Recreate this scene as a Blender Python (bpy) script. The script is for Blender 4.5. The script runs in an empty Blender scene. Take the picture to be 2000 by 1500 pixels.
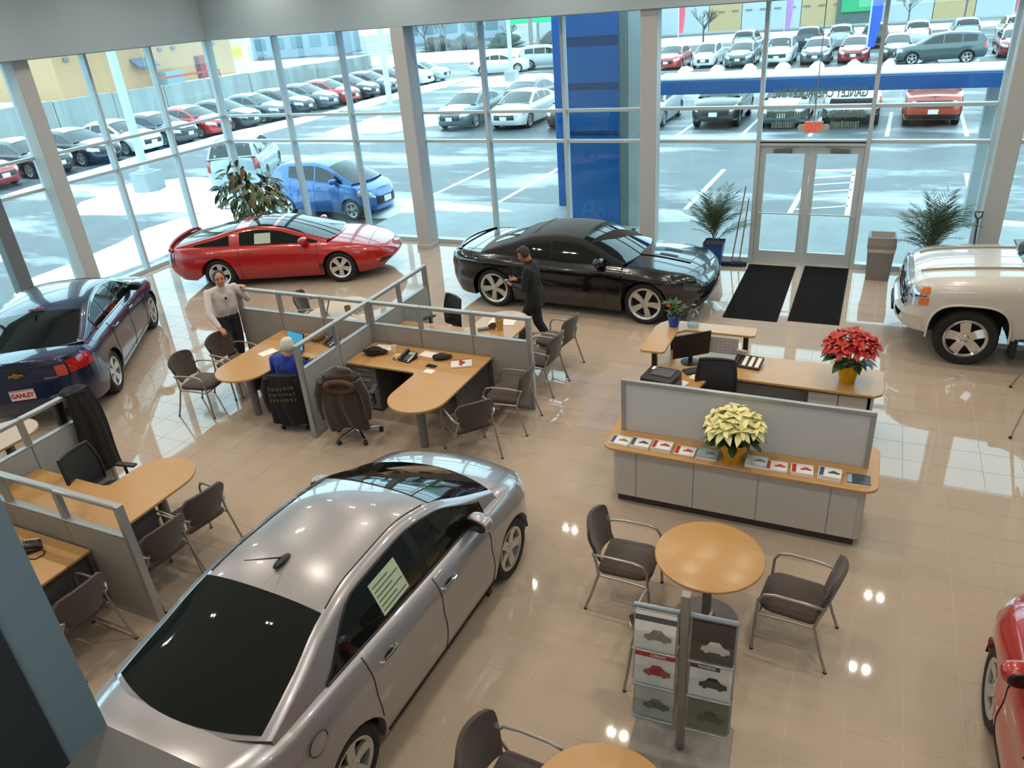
import bpy, bmesh, math, random
import numpy as np
from mathutils import Matrix, Vector

S = bpy.context.scene
COL = S.collection
PI = math.pi
random.seed(7)

# ---------------------------------------------------------------- camera
CAM_H = 5.05
def cam_axes(yaw, pit, rol):
    cy, sy, cp, sp, cr, sr = math.cos(yaw), math.sin(yaw), math.cos(pit), math.sin(pit), math.cos(rol), math.sin(rol)
    f = Vector((sy*cp, cy*cp, -sp)); r0 = Vector((cy, -sy, 0)); u0 = r0.cross(f)
    return cr*r0+sr*u0, -sr*r0+cr*u0, f
_r, _u, _f = cam_axes(-0.46483, 0.47393, -0.08258)
cam = bpy.data.cameras.new('camera'); cam_ob = bpy.data.objects.new('camera', cam); COL.objects.link(cam_ob)
cam.sensor_width = 36; cam.lens = 1465.4/2000*36; cam.clip_start = 0.02; cam.clip_end = 400
cam_ob.matrix_world = Matrix(((_r.x, _u.x, -_f.x, 0), (_r.y, _u.y, -_f.y, 0), (_r.z, _u.z, -_f.z, CAM_H), (0, 0, 0, 1)))
S.camera = cam_ob
def project(p):
    v = Vector(p)-Vector((0, 0, CAM_H)); z = v.dot(_f)
    if z <= 0.05: return None
    return 1000+1465.4*v.dot(_r)/z, 750-1465.4*v.dot(_u)/z, z

# ---------------------------------------------------------------- world, exposure
W = bpy.data.worlds.new('overcast_sky'); S.world = W; W.use_nodes = True
nt = W.node_tree; bg = nt.nodes['Background']
bg.inputs[0].default_value = (0.66, 0.90, 1.0, 1); bg.inputs[1].default_value = 4.0
S.view_settings.view_transform = 'Standard'; S.view_settings.look = 'None'
S.view_settings.gamma = 1; S.view_settings.use_curve_mapping = False
S.view_settings.exposure = 0.0
S.cycles.max_bounces = 5; S.cycles.diffuse_bounces = 3; S.cycles.glossy_bounces = 3; S.cycles.transmission_bounces = 4; S.cycles.transparent_max_bounces = 16
S.cycles.caustics_reflective = False; S.cycles.caustics_refractive = False; S.cycles.sample_clamp_indirect = 6
# ---------------------------------------------------------------- materials
def lin(c):
    if isinstance(c, str): c = tuple(int(c[i:i+2], 16)/255 for i in (0, 2, 4))
    return tuple((x/12.92 if x <= 0.04045 else ((x+0.055)/1.055)**2.4) for x in c)
MATS = {}
def mat(name, col, rough=0.5, metal=0.0, var=0.0, scale=12.0, bump=0.0, coat=0.0, spec=0.5, emit=None, estr=0.0, sheen=0.0, stretch=None, flake=0.0):
    if name in MATS: return MATS[name]
    m = bpy.data.materials.new(name); m.use_nodes = True; n = m.node_tree.nodes; L = m.node_tree.links
    b = n['Principled BSDF']; c = lin(col)
    b.inputs['Base Color'].default_value = (*c, 1); b.inputs['Roughness'].default_value = rough
    b.inputs['Metallic'].default_value = metal; b.inputs['Specular IOR Level'].default_value = spec
    b.inputs['Coat Weight'].default_value = coat; b.inputs['Coat Roughness'].default_value = 0.03
    b.inputs['Sheen Weight'].default_value = sheen
    if emit: b.inputs['Emission Color'].default_value = (*lin(emit), 1); b.inputs['Emission Strength'].default_value = estr
    if var or bump:
        tc = n.new('ShaderNodeTexCoord'); nz = n.new('ShaderNodeTexNoise'); nz.inputs['Scale'].default_value = scale
        nz.inputs['Detail'].default_value = 4
        src = tc.outputs['Object']
        if stretch:
            mp = n.new('ShaderNodeMapping'); mp.inputs['Scale'].default_value = stretch; L.new(src, mp.inputs[0]); src = mp.outputs[0]
        L.new(src, nz.inputs['Vector'])
        if var:
            mx = n.new('ShaderNodeMix'); mx.data_type = 'RGBA'
            mx.inputs[6].default_value = (*[x*(1-var) for x in c], 1); mx.inputs[7].default_value = (*[min(1, x*(1+var)) for x in c], 1)
            L.new(nz.outputs['Fac'], mx.inputs[0]); L.new(mx.outputs[2], b.inputs['Base Color'])
        if bump:
            bp = n.new('ShaderNodeBump'); bp.inputs['Strength'].default_value = bump; bp.inputs['Distance'].default_value = 0.01
            L.new(nz.outputs['Fac'], bp.inputs['Height']); L.new(bp.outputs[0], b.inputs['Normal'])
    MATS[name] = m; return m
def pane_mat(name, tint, refl=0.035, rough=0.0):
    if name in MATS: return MATS[name]
    m = bpy.data.materials.new(name); m.use_nodes = True; n = m.node_tree.nodes; L = m.node_tree.links
    n.remove(n['Principled BSDF']); out = n['Material Output']
    t = n.new('ShaderNodeBsdfTransparent'); t.inputs[0].default_value = (*tint, 1)
    g = n.new('ShaderNodeBsdfGlossy'); g.inputs['Roughness'].default_value = rough
    lw = n.new('ShaderNodeLayerWeight'); lw.inputs[0].default_value = .5; pw = n.new('ShaderNodeMath'); pw.operation = 'POWER'; pw.inputs[1].default_value = 5
    fr = n.new('ShaderNodeMath'); fr.operation = 'MULTIPLY_ADD'; fr.inputs[1].default_value = .94; fr.inputs[2].default_value = refl; x = n.new('ShaderNodeMixShader')
    L.new(lw.outputs['Facing'], pw.inputs[0]); L.new(pw.outputs[0], fr.inputs[0]); L.new(fr.outputs[0], x.inputs[0]); L.new(t.outputs[0], x.inputs[1]); L.new(g.outputs[0], x.inputs[2]); L.new(x.outputs[0], out.inputs[0])
    MATS[name] = m; return m
def frost_mat(name, col, mixf=0.55):
    m = bpy.data.materials.new(name); m.use_nodes = True; n = m.node_tree.nodes; L = m.node_tree.links
    b = n['Principled BSDF']; b.inputs['Base Color'].default_value = (*lin(col), 1); b.inputs['Roughness'].default_value = 0.25
    tr = n.new('ShaderNodeBsdfTranslucent'); tr.inputs[0].default_value = (*lin(col), 1)
    x = n.new('ShaderNodeMixShader'); x.inputs[0].default_value = mixf; out = n['Material Output']
    L.new(b.outputs[0], x.inputs[1]); L.new(tr.outputs[0], x.inputs[2]); L.new(x.outputs[0], out.inputs[0]); return m

# ---------------------------------------------------------------- mesh builder
class MB:
    def __init__(s): s.v = []; s.f = []; s.mi = []; s.M = None
    def add(s, vs, fs, mi=0, M=None):
        o = len(s.v)
        for p in vs:
            p = Vector(p)
            if M is not None: p = M @ p
            if s.M is not None: p = s.M @ p
            s.v.append(p)
        for q in fs: s.f.append(tuple(i+o for i in q)); s.mi.append(mi)
        return s
    def prism(s, poly, z0, z1, bev=0.0, mi=0, M=None):
        n = len(poly); A = sum(poly[i][0]*poly[(i+1) % n][1]-poly[(i+1) % n][0]*poly[i][1] for i in range(n))
        if A < 0: poly = poly[::-1]
        def inset(d):
            r = []
            for i in range(n):
                p0, p1, p2 = Vector(poly[i-1][:2]), Vector(poly[i][:2]), Vector(poly[(i+1) % n][:2])
                e1 = (p1-p0).normalized(); e2 = (p2-p1).normalized(); n1 = Vector((-e1.y, e1.x)); n2 = Vector((-e2.y, e2.x))
                b = n1+n2; k = max(0.3, b.dot(n1)); r.append(p1+b*(d/k))
            return r
        if bev > 0:
            I = inset(bev); loops = [(I, z0), ([Vector(p[:2]) for p in poly], z0+bev), ([Vector(p[:2]) for p in poly], z1-bev), (I, z1)]
        else: loops = [([Vector(p[:2]) for p in poly], z0), ([Vector(p[:2]) for p in poly], z1)]
        vs = [(p.x, p.y, z) for lp, z in loops for p in lp]; fs = []
        for k in range(len(loops)-1):
            for i in range(n): j = (i+1) % n; fs.append((k*n+i, k*n+j, k*n+n+j, k*n+n+i))
        fs.append(tuple(range(n-1, -1, -1))); fs.append(tuple((len(loops)-1)*n+i for i in range(n)))
        return s.add(vs, fs, mi, M)
    def box(s, c, d, bev=0.0, mi=0, rz=0.0, M=None):
        x, y, z = d[0]/2, d[1]/2, d[2]/2
        T = Matrix.Translation(c) @ Matrix.Rotation(rz, 4, 'Z')
        if M is not None: T = M @ T
        if bev <= 0:
            return s.add([(a, b, e) for e in (-z, z) for a, b in ((-x, -y), (x, -y), (x, y), (-x, y))], [(3, 2, 1, 0), (4, 5, 6, 7), (0, 1, 5, 4), (1, 2, 6, 5), (2, 3, 7, 6), (3, 0, 4, 7)], mi, T)
        b = min(bev, x*.9, y*.9, z*.9)
        poly = [(-x+b, -y), (x-b, -y), (x, -y+b), (x, y-b), (x-b, y), (-x+b, y), (-x, y-b), (-x, -y+b)]
        return s.prism(poly, -z, z, b*.8, mi, T)
    def bb(s, x0, x1, y0, y1, z0, z1, bev=0.0, mi=0): return s.box(((x0+x1)/2, (y0+y1)/2, (z0+z1)/2), (x1-x0, y1-y0, z1-z0), bev, mi)
    def cyl(s, p0, p1, r0, r1=None, n=12, mi=0, caps=True):
        r1 = r0 if r1 is None else r1; p0, p1 = Vector(p0), Vector(p1); d = (p1-p0).normalized()
        a = d.orthogonal().normalized(); b = d.cross(a); vs = []
        for p, r in ((p0, r0), (p1, r1)):
            for i in range(n): t = 2*PI*i/n; vs.append(p+a*(r*math.cos(t))+b*(r*math.sin(t)))
        fs = [(i, (i+1) % n, n+(i+1) % n, n+i) for i in range(n)]
        if caps: fs += [tuple(range(n-1, -1, -1)), tuple(range(n, 2*n))]
        return s.add(vs, fs, mi)
    def tube(s, pts, r, n=8, mi=0, closed=False, flat=1.0):
        pts = [Vector(p) for p in pts]; m = len(pts); vs = []; prev = None
        for k in range(m):
            if closed: d = pts[(k+1) % m]-pts[k-1]
            else: d = pts[min(k+1, m-1)]-pts[max(k-1, 0)]
            d.normalize()
            if prev is None: a = d.orthogonal().normalized()
            else: a = (prev-d*prev.dot(d)); a = a.normalized() if a.length > 1e-6 else d.orthogonal().normalized()
            prev = a; b = d.cross(a); rr = r[k] if isinstance(r, (list, tuple)) else r
            for i in range(n): t = 2*PI*i/n; vs.append(pts[k]+a*(rr*math.cos(t))+b*(rr*flat*math.sin(t)))
        fs = [(k*n+i, k*n+(i+1) % n, ((k+1) % m)*n+(i+1) % n, ((k+1) % m)*n+i) for k in range(m if closed else m-1) for i in range(n)]
        if not closed: fs += [tuple(range(n-1, -1, -1)), tuple((m-1)*n+i for i in range(n))]
        return s.add(vs, fs, mi)
    def lathe(s, prof, n=24, c=(0, 0, 0), mi=0, axis='Z', M=None, cap=True):
        vs = []; fs = []; m = len(prof)
        for r, z in prof:
            for i in range(n):
                t = 2*PI*i/n; p = (r*math.cos(t), r*math.sin(t), z)
                if axis == 'Y': p = (p[0], p[2], p[1])
                vs.append((p[0]+c[0], p[1]+c[1], p[2]+c[2]))
        for k in range(m-1):
            for i in range(n):
                q = (k*n+i, k*n+(i+1) % n, (k+1)*n+(i+1) % n, (k+1)*n+i); fs.append(q if axis == 'Z' else q[::-1])
        if cap and prof[0][0] > 1e-5: fs.append(tuple(range(n-1, -1, -1)) if axis == 'Z' else tuple(range(n)))
        if cap and prof[-1][0] > 1e-5: q = tuple((m-1)*n+i for i in range(n)); fs.append(q if axis == 'Z' else q[::-1])
        return s.add(vs, fs, mi, M)
    def ell(s, c, r, nu=16, nv=10, mi=0, R=None, p=1.0):
        T = Matrix.Translation(c)
        if R is not None: T = T @ R
        prof = []
        vs = []; fs = []
        for k in range(nv+1):
            a = -PI/2+PI*k/nv
            for i in range(nu):
                t = 2*PI*i/nu; ca = math.cos(a)
                sg = lambda q: math.copysign(abs(q)**p, q)
                vs.append((r[0]*sg(math.cos(t))*abs(ca)**p, r[1]*sg(math.sin(t))*abs(ca)**p, r[2]*sg(math.sin(a))))
        for k in range(nv):
            for i in range(nu): fs.append((k*nu+i, k*nu+(i+1) % nu, (k+1)*nu+(i+1) % nu, (k+1)*nu+i))
        return s.add(vs, fs, mi, T)
    def grid(s, fn, us, vs_, mi=0, flip=False):
        P = [fn(u, v) for u in us for v in vs_]; n = len(vs_); fs = []
        for i in range(len(us)-1):
            for j in range(n-1):
                q = (i*n+j, (i+1)*n+j, (i+1)*n+j+1, i*n+j+1); fs.append(q[::-1] if flip else q)
        return s.add(P, fs, mi)
    def mesh(s, name, mats, smooth=40):
        me = bpy.data.meshes.new(name); me.from_pydata([tuple(p) for p in s.v], [], s.f)
        for m in (mats if isinstance(mats, (list, tuple)) else [mats]): me.materials.append(m)
        me.polygons.foreach_set('material_index', s.mi)
        if smooth:
            me.polygons.foreach_set('use_smooth', [True]*len(s.f)); me.update(); me.set_sharp_from_angle(angle=math.radians(smooth))
        me.update(); return me
    def build(s, name, mats, parent=None, smooth=40, loc=None, rot=None):
        return link(name, s.mesh(name, mats, smooth), parent, loc, rot)
def link(name, me, parent=None, loc=None, rot=None):
    o = bpy.data.objects.new(name, me); COL.objects.link(o)
    if parent: o.parent = parent
    if loc is not None: o.location = loc
    if rot is not None: o.rotation_euler = rot if isinstance(rot, (tuple, list)) else (0, 0, rot)
    return o
def weld(mb, d=1e-4):
    bm = bmesh.new(); me = bpy.data.meshes.new('tmp'); me.from_pydata([tuple(p) for p in mb.v], [], mb.f); bm.from_mesh(me)
    bmesh.ops.remove_doubles(bm, verts=bm.verts, dist=d); bmesh.ops.recalc_face_normals(bm, faces=bm.faces); bm.to_mesh(me); bm.free()
    r = MB(); r.v = [v.co.copy() for v in me.vertices]; r.f = [tuple(p.vertices) for p in me.polygons]; r.mi = [0]*len(r.f)
    bpy.data.meshes.remove(me); return r
def tag(o, label=None, cat=None, group=None, kind=None):
    if label: o['label'] = label
    if cat: o['category'] = cat
    if group: o['group'] = group
    if kind: o['kind'] = kind
    return o
def thing(name, label, cat, loc=(0, 0, 0), rz=0.0, group=None):
    o = bpy.data.objects.new(name, None); COL.objects.link(o); o.empty_display_size = 0.1
    o.location = loc; o.rotation_euler = (0, 0, rz); return tag(o, label, cat, group)
def copy_tree(o, parent=None, loc=None, rz=None, label=None, group=None):
    c = o.copy(); COL.objects.link(c)
    if parent: c.parent = parent
    if loc is not None: c.location = loc
    if rz is not None: c.rotation_euler = (0, 0, rz)
    if label: c['label'] = label
    if group: c['group'] = group
    for ch in list(o.children): copy_tree(ch, c)
    return c
def rrect(x0, x1, y0, y1, r, n=6):
    if not isinstance(r, (tuple, list)): r = (r, r, r, r)
    P = []
    for (cx, cy, a0), q in zip(((x0, y0, PI), (x1, y0, 1.5*PI), (x1, y1, 0), (x0, y1, PI/2)), r):
        sx = 1 if cx == x0 else -1; sy = 1 if cy == y0 else -1
        if q <= 0: P.append((cx, cy)); continue
        for i in range(n+1): t = a0+PI/2*i/n; P.append((cx+sx*q+q*math.cos(t), cy+sy*q+q*math.sin(t)))
    return P
def text_mesh(txt, size, depth=0.002, bold=0.0, sx=1.0):
    cu = bpy.data.curves.new('t', 'FONT'); cu.body = txt; cu.size = size; cu.extrude = depth; cu.offset = bold
    cu.align_x = 'CENTER'; cu.align_y = 'CENTER'; cu.resolution_u = 3
    o = bpy.data.objects.new('t', cu); COL.objects.link(o)
    dg = bpy.context.evaluated_depsgraph_get(); me = bpy.data.meshes.new_from_object(o.evaluated_get(dg))
    bpy.data.objects.remove(o); bpy.data.curves.remove(cu)
    if sx != 1: me.transform(Matrix.Diagonal((sx, 1, 1, 1)))
    return me
def curve(pts):
    xs = np.array([p[0] for p in pts], float); ys = np.array([p[1] for p in pts], float)
    if xs[0] > xs[-1]: xs = xs[::-1]; ys = ys[::-1]
    h = np.diff(xs); d = np.diff(ys)/h; m = np.zeros(len(xs))
    for i in range(1, len(xs)-1):
        if d[i-1]*d[i] > 0: m[i] = 2*d[i-1]*d[i]/(d[i-1]+d[i])
    m[0] = d[0]; m[-1] = d[-1]
    X = xs.tolist(); Y = ys.tolist(); Mm = m.tolist()
    def f(x):
        if x <= X[0]: return Y[0]
        if x >= X[-1]: return Y[-1]
        i = 0
        while x > X[i+1]: i += 1
        hh = X[i+1]-X[i]; t = (x-X[i])/hh
        return (1+2*t)*(1-t)**2*Y[i]+t*(1-t)**2*hh*Mm[i]+t*t*(3-2*t)*Y[i+1]+t*t*(t-1)*hh*Mm[i+1]
    return f
def lerp(a, b, t): return a+(b-a)*t
def frange(a, b, n): return [a+(b-a)*i/(n-1) for i in range(n)]
# ---------------------------------------------------------------- room shell
def tile_mat():
    m = bpy.data.materials.new('porcelain_tile'); m.use_nodes = True; n = m.node_tree.nodes; L = m.node_tree.links; b = n['Principled BSDF']
    g = n.new('ShaderNodeNewGeometry'); z1 = n.new('ShaderNodeTexNoise'); z1.inputs['Scale'].default_value = 1.3; z1.inputs['Detail'].default_value = 3
    z2 = n.new('ShaderNodeTexNoise'); z2.inputs['Scale'].default_value = 60; z2.inputs['Detail'].default_value = 3
    L.new(g.outputs['Position'], z1.inputs['Vector']); L.new(g.outputs['Position'], z2.inputs['Vector'])
    mx = n.new('ShaderNodeMix'); mx.data_type = 'RGBA'; mx.inputs[6].default_value = (*lin('ab9a88'), 1); mx.inputs[7].default_value = (*lin('b3a291'), 1)
    L.new(z1.outputs['Fac'], mx.inputs[0]); mx2 = n.new('ShaderNodeMix'); mx2.data_type = 'RGBA'; mx2.blend_type = 'MULTIPLY'; mx2.inputs[0].default_value = .12
    L.new(mx.outputs[2], mx2.inputs[6]); L.new(z2.outputs['Fac'], mx2.inputs[7]); L.new(mx2.outputs[2], b.inputs['Base Color'])
    b.inputs['Roughness'].default_value = .035; b.inputs['Specular IOR Level'].default_value = .5
    return m
M_TILE = tile_mat()
M_GROUT = mat('grout', 'b5a899', .8)
M_WALL = mat('painted_wall', 'a3b4bc', .75, var=.02, scale=3)
M_CEIL = mat('ceiling_white', 'e2e0da', .8)
M_ALU = mat('aluminium_frame', 'b4bec1', .4, .1)
M_COLW = mat('column_paint', 'b2b3b2', .5)
M_PANE = pane_mat('window_glass', (.90, .985, 1.0))
M_SILL = mat('sill_stone', '584e47', .45)
M_BLACKF = mat('black_frame', '0a0a0b', .5)
ZH, ZC = 4.70, 6.7
X0, X1, Y0, Y1 = -15.1, 9.0, .5, 15.12

floor = MB().bb(X0-.25, X1+.2, Y0-.3, Y1+.2, -.16, -.0025).build('floor', M_GROUT); tag(floor, kind='structure')
TS, G = .4, .0026
cand = []
for i in range(-39, 23):
    for j in range(0, 38):
        x, y = .35+TS*(i+.5), .35+TS*(j+.5)
        if x-TS/2 < X0-.01 or x+TS/2 > X1 or y-TS/2 < Y0 or y+TS/2 > Y1+.2: continue
        p = project((x, y, 0)); vis = p and -60 < p[0] < 2060 and 0 < p[1] < 1560
        cand.append(((p[2] if vis else 999), x, y))
cand.sort()
tm = MB().box((0, 0, -.005), (TS-2*G, TS-2*G, .01), .0012).mesh('tile', M_TILE, 0)
for d, x, y in cand[:300]: link('tile', tm, floor, (x, y, 0))
rest = MB()
h = TS/2-G
for d, x, y in cand[300:]:
    rest.add([(x-h, y-h, -.01), (x+h, y-h, -.01), (x+h, y+h, -.01), (x-h, y+h, -.01), (x-h, y-h, 0), (x+h, y-h, 0), (x+h, y+h, 0), (x-h, y+h, 0)], [(4, 5, 6, 7), (0, 1, 5, 4), (1, 2, 6, 5), (2, 3, 7, 6), (3, 0, 4, 7)])
tag(rest.build('far_tiles', M_TILE, floor, smooth=0), kind='stuff')

tag(MB().bb(X0-.2, X1+.2, Y0-1.6, Y1+.2, ZC, ZC+.15).build('ceiling', M_CEIL), kind='structure')
tag(MB().bb(X0-.2, X1+.2, 14.5, Y1+.2, ZH, ZC).build('wall_back', M_WALL), kind='structure')
tag(MB().bb(X0-.2, -14.5, Y0-.3, 14.5, ZH, ZC).build('wall_left', M_WALL), kind='structure')
tag(MB().bb(X1, X1+.2, Y0-.3, Y1+.2, 0, ZC).build('wall_right', mat('right_wall_paint', '7d7f7e', .8)), kind='structure')
# wall below and beside the upstairs viewing window (camera stands in its opening)
wf = MB(); wf.bb(X0-.2, X1+.2, .30, .5, 0, 3.90); wf.bb(X0-.2, -1.16, .30, .5, 3.90, ZC); wf.bb(2.6, X1+.2, .30, .5, 3.93, ZC); wf.bb(-1.13, 2.6, .30, .5, 6.2, ZC)
tag(wf.build('wall_front', mat('front_wall_paint', 'dad6cf', .75)), kind='structure')
win3 = tag(MB().bb(-1.13, 2.6, .0, .505, 3.90, 3.932).build('window_3', M_SILL), kind='structure')
MB().bb(-1.16, -1.13, .0, .505, 3.90, 6.2).build('jamb', mat('grey_blue_jamb', '43494b', .7), win3)
MB().bb(-1.16, -1.126, .335, .425, 3.93, 6.2).build('frame_post', M_BLACKF, win3)
MB().bb(2.598, 2.63, .335, .425, 3.93, 6.2).build('frame_post', M_BLACKF, win3)

# ---- curtain walls
MX = [-15.1, -13.0, -11.15, -9.3, -7.63, -5.84, -4.0, -2.0, -.12, 1.76, 3.6, 5.4, 7.2, 9.0]
T1, T2 = 2.33, 2.93
def curtain(name, pos, along_x, fixed, door=None, flip=1):
    """root mesh = floor sill and head; children mullion, transom, pane"""
    f = MB(); a, b = min(pos), max(pos)
    def bx(mb, p0, p1, z0, z1, d0=-.07, d1=.07, bev=.004):
        if along_x: mb.bb(p0, p1, fixed+d0, fixed+d1, z0, z1, bev)
        else: mb.bb(fixed+d0, fixed+d1, p0, p1, z0, z1, bev)
        return mb
    segs = [(a, b)] if not door else [(a, door[0]), (door[1], b)]
    for p0, p1 in segs: bx(f, p0, p1, 0, .09, -.09, .09)
    bx(f, a, b, ZH-.03, ZH)
    root = tag(f.build(name, M_ALU), kind='structure')
    for k, p in enumerate(pos):
        w = .035 if k not in (0, len(pos)-1) else .05
        bx(MB(), p-w, p+w, .0, ZH, -.1, .08).build('mullion', M_ALU, root)
    sp = sorted(pos)
    for p0, p1 in zip(sp[:-1], sp[1:]):
        q0, q1 = p0+.035, p1-.035
        isd = door and abs(p0-door[0]) < .01
        for z in (T1, T2): bx(MB(), q0, q1, z-.03, z+.03, -.06, .06).build('transom', M_ALU, root)
        for z0, z1 in ((.09, T1-.03), (T1+.03, T2-.03), (T2+.03, ZH-.03)):
            if isd and z0 < 1: continue
            bx(MB(), q0, q1, z0, z1, -.008, .008, 0).build('pane', M_PANE, root, smooth=0)
    return root
win1 = curtain('window_1', MX, True, Y1, (-2.0, -.12))
win2 = curtain('window_2', [15.1, 13.33, 11.64, 9.95, 8.75, 6.95, 5.2, 3.5, 1.8, .5], False, X0)
MB().bb(X0-.1, X0+.12, 8.62, 8.9, 0, ZH, .006).build('mullion', mat('shaded_post', '6e7274', .5, .3), win2)  # darker than the frame aluminium: its backlit shade is put into the colour

# ---- entrance doors
for dn, (a, b) in (('door_1', (-1.955, -1.063)), ('door_2', (-1.057, -.165))):
    f = MB(); y = Y1
    f.bb(a, a+.105, y-.03, y+.03, .012, 2.25, .004); f.bb(b-.105, b, y-.03, y+.03, .012, 2.25, .004)
    f.bb(a+.1, b-.1, y-.03, y+.03, 2.11, 2.25, .004); f.bb(a+.1, b-.1, y-.03, y+.03, .012, .24, .004)
    d = tag(f.build(dn, M_ALU), kind='structure')
    MB().bb(a+.1, b-.1, y-.006, y+.006, .24, 2.11).build('pane', M_PANE, d, smooth=0)
    MB().cyl((a+.06, y-.09, 1.0), (b-.06, y-.09, 1.0), .014, n=10).build('push_bar', M_ALU, d)
    hg = b-.06 if dn == 'door_2' else a+.06; s_ = -1 if dn == 'door_2' else 1
    c = MB().bb(min(hg+s_*.18, hg+s_*.5), max(hg+s_*.18, hg+s_*.5), y-.10, y-.03, 2.13, 2.20, .008).build('door_closer', mat('closer_grey', '77746f', .4, .5), d)
    MB().tube([(hg+s_*.25, y-.09, 2.20), (hg+s_*.42, y-.2, 2.235), (hg+s_*.6, y-.05, 2.25)], .01, 6).build('closer_arm', MATS['closer_grey'], c)
    MB().bb(a, b, y-.06, y+.06, 0, .012).build('threshold', M_ALU, d)
dfr = MB(); dfr.bb(-2.0, -.12, Y1-.06, Y1+.06, 2.25, T1, .004); dfr.bb(-2.02, -1.955, Y1-.06, Y1+.06, 0, 2.26, .004); dfr.bb(-.165, -.1, Y1-.06, Y1+.06, 0, 2.26, .004)
dfr.build('door_frame', M_ALU, win1)
# ---- lettering on the glass above the door: seen from inside, so reversed
M_LETTER = mat('glass_lettering', '6d8a83', .6)
t = link('door_lettering', text_mesh('GANLEY CHEVROLET INC', .22, .0015, .007, .70), None, (-1.03, Y1-.012, 3.15), (PI/2, 0, PI)); t.data.materials.append(M_LETTER)
t.parent = win1; t.scale = (1.58/t.dimensions.x, 1, 1)
# two smaller lines below it, too blurred to read
rnd = random.Random(3)
for z0, z1, a, b in ((2.73, 2.86, -1.86, -1.2), (2.73, 2.86, -1.02, -.24), (2.56, 2.68, -1.80, -1.4), (2.56, 2.68, -.78, -.32)):
    l = MB(); x = a
    while x < b:
        w_ = rnd.uniform(.018, .04); l.bb(x, min(b, x+w_), Y1-.012, Y1-.009, z0+rnd.uniform(0, .02), z1-rnd.uniform(0, .02)); x += w_+rnd.uniform(.006, .014)
    l.build('blurred_lettering', M_LETTER, win1, smooth=0)
# ---- columns
for lab, x0, x1, y0, y1 in (('beige square steel column between the red coupe and the black convertible', -9.42, -9.1, 14.5, 14.86), ('beige square steel column beside the blue tower behind the black convertible', -4.13, -3.82, 14.55, 14.88),
        ('beige square steel column beside the snow shovel and white truck', 1.77, 2.09, 14.5, 14.86), ('beige square steel column against the side window behind the navy sedan', -14.99, -14.66, 9.82, 10.14)):
    c = tag(MB().bb(x0, x1, y0, y1, .0, ZH, .012).build('column', M_COLW), lab, 'column')
    MB().bb(x0-.02, x1+.02, y0-.02, y1+.02, 0, .1, .006).build('base_plate', M_COLW, c)
tag(MB().bb(X0-.07, X0+.09, Y1-.09, Y1+.07, 0, ZH, .006).build('trim_1', M_ALU), kind='structure')
# ---- ceiling downlights (pairs of square lamps, as the cars' reflections show)
M_LENS = mat('lamp_lens', 'fff2dc', .4, emit='ffd9a8', estr=8)
LAMP_W = 20
def downlight(x, y, k, rw, pw=1.0):
    o = thing('ceiling_light', 'twin ceiling downlight, %s from the left in the %s' % (('first', 'second', 'third', 'fourth', 'fifth', 'sixth', 'seventh')[k], rw), 'ceiling light', (x, y, ZC), 0, 'twin downlights in the ceiling')
    MB().bb(-.24, .24, -.13, .13, -.03, 0, .006).build('housing', MATS['ceiling_white'], o)
    for sx in (-.115, .115):
        q = MB().bb(sx-.05, sx+.05, -.05, .05, -.036, -.028, .002).build('lamp', M_LENS, o)
        l = bpy.data.lights.new('downlight_beam', 'AREA'); l.shape = 'SQUARE'; l.size = .065; l.energy = LAMP_W*pw; l.color = (1, .875, .73); l.spread = math.radians(150)
        lo = bpy.data.objects.new('downlight_beam', l); COL.objects.link(lo); lo.parent = o; lo.location = (sx, 0, -.045)
for i, x in enumerate((-13, -9.6, -6.2, -2.8, .6, 4.0)):
    for j, y in enumerate((2.6, 5.6, 8.6, 11.6)): downlight(x+(.4 if j % 2 else 0), y, i, ('fourth row from the windows', 'third row from the windows', 'second row from the windows', 'first row from the windows')[j], .5 if x == 4.0 else 1.0)
for i, x in enumerate((-13, -9.6, -6.2, -2.8, .6, 4.0)): downlight(x+.6, 13.7, i, 'row washing the header over the windows', .85)
# ---------------------------------------------------------------- cars
M_TIRE = mat('tire_rubber', '141416', 0.75, var=.15, scale=40)
M_RIM = mat('rim_alloy', 'b8b9bb', 0.25, 0.9)
M_RIMC = mat('rim_chrome', 'd8d8da', 0.08, 1.0)
M_DARK = mat('underbody_dark', '0b0b0c', 0.8)
M_GLASS = mat('car_glass', '0b1110', 0.02, 0.0, spec=0.6)
M_SEAM = mat('seam_dark', '0a0a0b', 0.6)
M_CHROME = mat('chrome', 'd5d8da', 0.06, 1.0)
M_BLKTRIM = mat('black_trim', '121214', 0.35)
M_HEAD = mat('headlamp_clear', 'b9c2c8', 0.05, 0.35, coat=1)
M_TAIL = mat('taillamp_red', 'a51512', 0.08, coat=1)
M_AMBER = mat('lamp_amber', 'c4611a', 0.1, coat=1)
M_PLATE = mat('plate_white', 'dcdcd8', 0.4)
M_PLRED = mat('plate_red', 'b02025', 0.4)
M_GOLD = mat('badge_gold', 'b89540', 0.25, 0.8)
M_CARSNOW = mat('car_snow', 'eef3f6', 0.9, bump=.6, scale=8)
def paint(name, col, metal=0.0, rough=0.25, coat=1.0): return mat('paint_'+name, col, rough, metal, coat=coat)

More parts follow.
